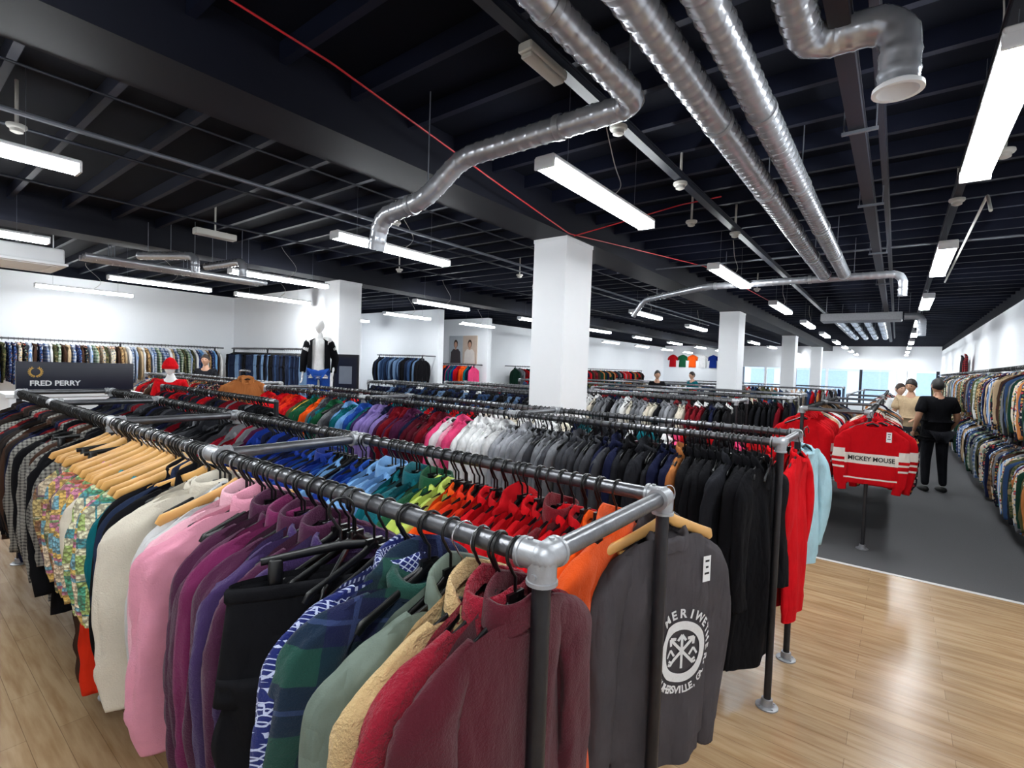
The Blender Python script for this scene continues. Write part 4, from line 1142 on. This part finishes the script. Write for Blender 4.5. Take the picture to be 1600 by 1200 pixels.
# ------------------------------------------------------------------ people
def skin_bake(verts, edges, radii, sub=2):
    me = bpy.data.meshes.new("sk"); me.from_pydata(verts, edges, [])
    o = bpy.data.objects.new("sk", me); COLL.objects.link(o)
    md = o.modifiers.new("s", 'SKIN'); md.use_smooth_shade = True
    for i, r in enumerate(radii):
        me.skin_vertices[0].data[i].radius = r if isinstance(r, tuple) else (r, r)
        me.skin_vertices[0].data[i].use_root = (i == 0)
    ss = o.modifiers.new("d", 'SUBSURF'); ss.levels = sub; ss.render_levels = sub
    bpy.context.view_layer.update()
    res = bpy.data.meshes.new_from_object(o.evaluated_get(bpy.context.evaluated_depsgraph_get()))
    v = [tuple(p.co) for p in res.vertices]; f = [tuple(p.vertices) for p in res.polygons]
    bpy.data.objects.remove(o); bpy.data.meshes.remove(me); bpy.data.meshes.remove(res)
    return v, f

def head_geo(face=True):
    mb = MB(); nu, nv = 36, 28; rows = []
    def shape(a, b_, grow=0):
        n_ = Vector((math.sin(b_)*math.cos(a), math.sin(b_)*math.sin(a), math.cos(b_)))
        x, y, z = n_.x*.076, n_.y*.096, n_.z*.118
        if z < 0:
            k = (-z/.118)
            x *= 1-.34*k**1.3; y = y*(1-.22*k) - .012*k
        if face and n_.y < 0:
            y -= .020*math.exp(-(x/.012)**2-((z+.012)/.020)**2)
            y -= .008*math.exp(-(x/.010)**2-((z-.015)/.025)**2)
            y += .010*math.exp(-((abs(x)-.030)/.014)**2-((z-.012)/.012)**2)
            y -= .005*math.exp(-(x/.04)**2-((z-.034)/.010)**2)
            y -= .006*math.exp(-(x/.022)**2-((z+.050)/.009)**2)
            y -= .010*math.exp(-(x/.022)**2-((z+.098)/.018)**2)
        return Vector((x, y, z))+n_*grow
    for j in range(nv+1):
        rows.append([shape(2*pi*i/nu, pi*(j/nv)*.998+.003) for i in range(nu)])
    mb.grid(rows, True)
    if face:
        for s in (-1, 1):
            mb.sph((s*.076, .008, -.005), (.010, .018, .031), 10, 8)
    return mb, shape

def hand_add(mb, wrist, dirv, side, sc=1.):
    d = Vector(dirv).normalized(); fw = Vector((0, -1, 0)); fw = (fw-d*fw.dot(d)).normalized(); nrm = d.cross(fw)
    w = Vector(wrist)
    mb.sweep([w-d*.02, w+d*.02, w+d*.06, w+d*.095], [.024, .036, .042, .036], 10, .42, up=tuple(fw))
    for k, L in enumerate((.070, .080, .075, .058)):
        b0 = w+d*.09+fw*(.030-.020*k)
        c1 = nrm*side
        mb.sweep([b0-d*.01, b0+d*L*.4, b0+d*L*.75+c1*.010, b0+d*L*.95+c1*.024], [.0095, .009, .008, .006], 7)
    b0 = w+d*.03+fw*.032
    mb.sweep([b0-fw*.01, b0+fw*.018+d*.02, b0+fw*.022+d*.05], [.012, .0105, .008], 7)

def person(x, y, rot, shirt, trou, hair, skin, pose, label, zb=0, H=1., mannequin=False, name="person", hat=None, longsleeve=False, headturn=0, headtilt=0, cat="person", broad=1.):
    M_sk = M_mann if mannequin else simple("skin_%d" % len(bpy.data.materials), skin, .5, 0, .06, 20)
    J = {'pel': (0, 0, .96), 'wai': (0, .0, 1.10), 'che': (0, .005, 1.27), 'upc': (0, .01, 1.40), 'nek': (0, .01, 1.50), 'hd': (0, -.005, 1.58),
         'sl': (-.155*broad, .01, 1.425), 'sr': (.155*broad, .01, 1.425)}
    for s, n_ in ((-1, 'l'), (1, 'r')):
        J['h'+n_] = (s*.09, 0, .90); J['k'+n_] = (s*.105, -.015, .50); J['a'+n_] = (s*.11, .02, .09)
        J['e'+n_] = (s*.225, .03, 1.14); J['w'+n_] = (s*.235, -.04, .90)
    J.update(pose)
    nm = ['pel', 'wai', 'che', 'upc', 'nek', 'hd', 'sl', 'el', 'wl', 'sr', 'er', 'wr', 'hl', 'kl', 'al', 'hr', 'kr', 'ar']
    bd = broad
    R = {'pel': (.145*bd, .10), 'wai': (.13*bd, .095*bd), 'che': (.155*bd, .105*bd), 'upc': (.12*bd, .09), 'nek': .056, 'hd': .052, 'sl': .058*bd, 'el': .042*bd, 'wl': .027, 'sr': .058*bd, 'er': .042*bd, 'wr': .027,
         'hl': .085, 'kl': .058, 'al': .038, 'hr': .085, 'kr': .058, 'ar': .038, 'bot': (.158*bd, .118)}
    E = [('pel', 'wai'), ('wai', 'che'), ('che', 'upc'), ('upc', 'nek'), ('nek', 'hd'), ('upc', 'sl'), ('sl', 'el'), ('el', 'wl'), ('upc', 'sr'), ('sr', 'er'), ('er', 'wr'),
         ('pel', 'hl'), ('hl', 'kl'), ('kl', 'al'), ('pel', 'hr'), ('hr', 'kr'), ('kr', 'ar')]
    def bake(names, grow, extra_=None, EX=()):
        idx = {k: i for i, k in enumerate(names)}
        pos = dict(J); pos.update(extra_ or {})
        rr = []
        for k in names:
            r = R.get(k, .062)
            r = r if isinstance(r, tuple) else (r, r)
            rr.append((r[0]+grow, r[1]+grow))
        ed = [(idx[a], idx[b_]) for a, b_ in E+list(EX) if a in idx and b_ in idx]
        return skin_bake([pos[k] for k in names], ed, rr)
    mb = MB()
    v, f = bake(nm, -.006); mb.add(v, f)
    hg, shp = head_geo(not mannequin)
    Rm = Matrix.Translation(Vector(J['hd'])+Vector((0, -.012, .075))) @ Matrix.Rotation(headturn, 4, 'Z') @ Matrix.Rotation(headtilt, 4, 'X')
    mb.add([tuple(Rm @ Vector(p)) for p in hg.v], hg.f)
    for s, n_ in ((-1, 'l'), (1, 'r')):
        d = Vector(J['w'+n_])-Vector(J['e'+n_]); hand_add(mb, J['w'+n_], d, -s)
    body = ob(name, mb.mesh(name, M_sk, True, 0), (x, y, zb), rot, label, cat)
    body.scale = (H, H, H)
    def lerpj(a, b_, t): return tuple(Vector(J[a]).lerp(Vector(J[b_]), t))
    bot = {'bot': (0, 0, .86)}; be = [('pel', 'bot')]
    if longsleeve:
        v, f = bake(['pel', 'bot', 'wai', 'che', 'upc', 'sl', 'el', 'wl', 'sr', 'er', 'wr'], .018, bot, be)
    else:
        ex = {'ml': lerpj('sl', 'el', .75), 'mr': lerpj('sr', 'er', .75)}; ex.update(bot)
        v, f = bake(['pel', 'bot', 'wai', 'che', 'upc', 'sl', 'ml', 'sr', 'mr'], .020, ex, [('sl', 'ml'), ('sr', 'mr')]+be)
    mb = MB(); mb.add(v, f)
    ob("top_garment", mb.mesh("top_garment", fab(shirt), True, 0), parent=body, label=shirt.replace('_', ' ')+" top")
    v, f = bake(['pel', 'hl', 'kl', 'al', 'hr', 'kr', 'ar'], .014); mb = MB(); mb.add([p for p in v], f)
    ob("trousers", mb.mesh("trousers", fab(trou), True, 0), parent=body, label=trou.replace('_', ' ')+" trousers")
    for n_ in 'lr':
        a = Vector(J['a'+n_])
        mb = MB(); mb.sweep([a+Vector((0, .06, -.045)), a+Vector((0, .03, -.045)), a+Vector((0, -.05, -.045)), a+Vector((0, -.13, -.055)), a+Vector((0, -.18, -.06))], [.030, .044, .044, .034, .018], 12, 1.0, up=(0, 0, 1))
        mb.v = [(p[0], p[1], max(p[2], a.z-.09)) for p in mb.v]
        ob("shoe", mb.mesh("shoe", M_ink, True, 0), parent=body)
    if not mannequin:
        for s in (-1, 1):
            mb = MB(); mb.sph(tuple(Rm @ Vector((s*.030, -.078, .012))), .009, 8, 6)
            ob("eye", mb.mesh("eye", simple("eye_%d" % len(bpy.data.materials), (40,30,26), .2), True, 0), parent=body)
    if hair and not hat:
        mb = MB(); rows = []
        for j in range(17):
            b_ = pi*(j/16)*.58+.003
            row = []
            for i in range(30):
                a = 2*pi*i/30
                fr = max(0, -math.sin(a)); bk = max(0, math.sin(a))
                bb = b_*(1-.38*fr+.16*bk)
                g = .007+.003*noise.noise(Vector((math.cos(a)*5, math.sin(a)*5, b_*5)))
                if j == 16: g = .001
                row.append(Rm @ shp(a, bb, g))
            rows.append(row)
        mb.grid(rows, True)
        ob("hair", mb.mesh("hair", simple("hair_%d" % len(bpy.data.materials), hair, .6, 0, .3, 80, .6, 200), True, 0), parent=body, label="short hair")
    if hat:
        mb = MB(); rows = []
        for j in range(15):
            b_ = pi*(j/14)*.56+.003
            rows.append([Rm @ shp(2*pi*i/30, b_, .016+(.008 if j > 10 else 0)+(.010*(1-j/6) if j < 6 else 0)) for i in range(30)])
        mb.grid(rows, True)
        ob("beanie_hat", mb.mesh("beanie_hat", fab(hat), True, 0), parent=body, label=hat.replace('_', ' ')+" knitted beanie hat")
    return body, Rm, shp

person(.52, 10.3, pi+.45, 'black', 'charcoal', (24,20,18), (176,128,100), {'el': (-.28, .02, 1.16), 'wl': (-.25, -.10, .96), 'er': (.28, .05, 1.14), 'wr': (.27, -.06, .92), 'kl': (-.12, -.02, .5), 'al': (-.13, .03, .09)},
       "person in a black t-shirt and dark trousers seen from behind", headturn=-.1, broad=1.2, H=1.01)
person(.20, 10.95, -.15, 'beige', 'charcoal', (28,22,20), (196,150,122), {'el': (-.23, -.02, 1.15), 'wl': (-.12, -.24, 1.12), 'er': (.23, -.02, 1.15), 'wr': (.12, -.25, 1.10)},
       "dark-haired person in a beige top looking down at the rack", headturn=-.2, headtilt=.25)
person(-5.1, 13.0, .5, 'black', 'dark_denim', (20,18,18), (190,145,118), {}, "person in a black top browsing between racks", longsleeve=True)
person(-5.0, 15.6, -.6, 'teal', 'navy', (40,28,22), (200,155,130), {}, "person in a teal top browsing between racks", longsleeve=True)
person(-4.4, 18.6, .2, 'grey', 'black', (30,24,20), (186,140,112), {}, "person in a grey top walking near the windows", longsleeve=True)
person(.05, 11.8, .6, 'white', 'navy', (50,34,24), (205,160,135), {}, "person in a white top behind another shopper", H=.95, longsleeve=True)
person(-11.3, 4.3, .9, 'charcoal', 'navy', (44,32,26), (196,150,124), {}, "person in a dark top between racks near the wall", longsleeve=True)
person(-8.0, 2.6, .9, 'bright_red', 'black', None, (230,230,230), {}, "white mannequin in a red beanie and red jacket", mannequin=True, name="mannequin", hat='bright_red', longsleeve=True, H=.95, cat="mannequin")
mb = MB(); mb.rbox((0, 0, .31), (.8, .8, .58), .02); mb.box((0, 0, .61), (.84, .84, .03)); mb.box((0, 0, .02), (.76, .76, .04))
ob("display_plinth", mb.mesh("display_plinth", M_white), (-7.35, 4.45, 0), 0, "white square plinth under a dressed mannequin", "display plinth")
mn, Rm, shp = person(-7.35, 4.45, .95, 'white', 'blue', None, (230,230,230), {'er': (.25, .04, 1.14), 'wr': (.22, -.08, .93)}, "white mannequin in dark jacket, white tee and blue jeans", zb=.625, mannequin=True, name="mannequin", cat="mannequin", broad=.88)
mb = MB(); rows = []
for j in range(14):
    t = j/13; z = 1.46-.56*t
    w = .165+.015*t; dpt = .14
    if j == 0: w = .10; dpt = .07
    rows.append([(w*math.cos(a), dpt*math.sin(a)+.01, z) for a in [rad(-58+k*(296/23)) for k in range(24)]])
mb.grid(rows, False)
for s in (-1, 1):
    mb.sweep([(s*.11, .01, 1.44), (s*.155, .015, 1.37), (s*.225 if s < 0 else .248, .035, 1.14), (s*.235 if s < 0 else .225, -.04, .92)], [.06, .078, .062, .044], 14)
ob("open_jacket", mb.mesh("open_jacket", fab('black'), True, 0), parent=mn, label="dark open jacket")

# ------------------------------------------------------------------ outside street
M_pave = simple("pale_pavement", (176,176,178), .8)
struct("trim_110", (-5, 42, -.15), (60, 20, .1), M_pave)
for i, (x, w, h, c) in enumerate(((-14, 9, 7, (205,208,214)), (-4.5, 9, 6, (196,208,222)), (5, 9, 8, (222,220,214)))):
    mb = MB(); mb.box((0, 0, h/2), (w, 4, h), 0)
    for a in range(4):
        for b_ in range(2): mb.box((-w/2+1.2+a*2.2, -2.01, 1.4+b_*2.8), (1.5, .06, 1.8), 1)
    mb.box((0, -2.1, 2.75), (w*.95, .15, .5), 2)
    ob("street_building", mb.mesh("street_building", [simple("render_%d" % i, c, .7), simple("shop_glass_%d" % i, (150,172,196), .5), M_blue], False), (x, 42, -.1), 0, "building with blue shop fascia across the street", "building")

w = bpy.data.worlds.new("world"); S.world = w; w.use_nodes = True
w.node_tree.nodes['Background'].inputs[0].default_value = (.86, .93, 1, 1)
w.node_tree.nodes['Background'].inputs[1].default_value = 3.0
S.view_settings.view_transform = 'Standard'
S.view_settings.look = 'None'
S.view_settings.exposure = 0.45
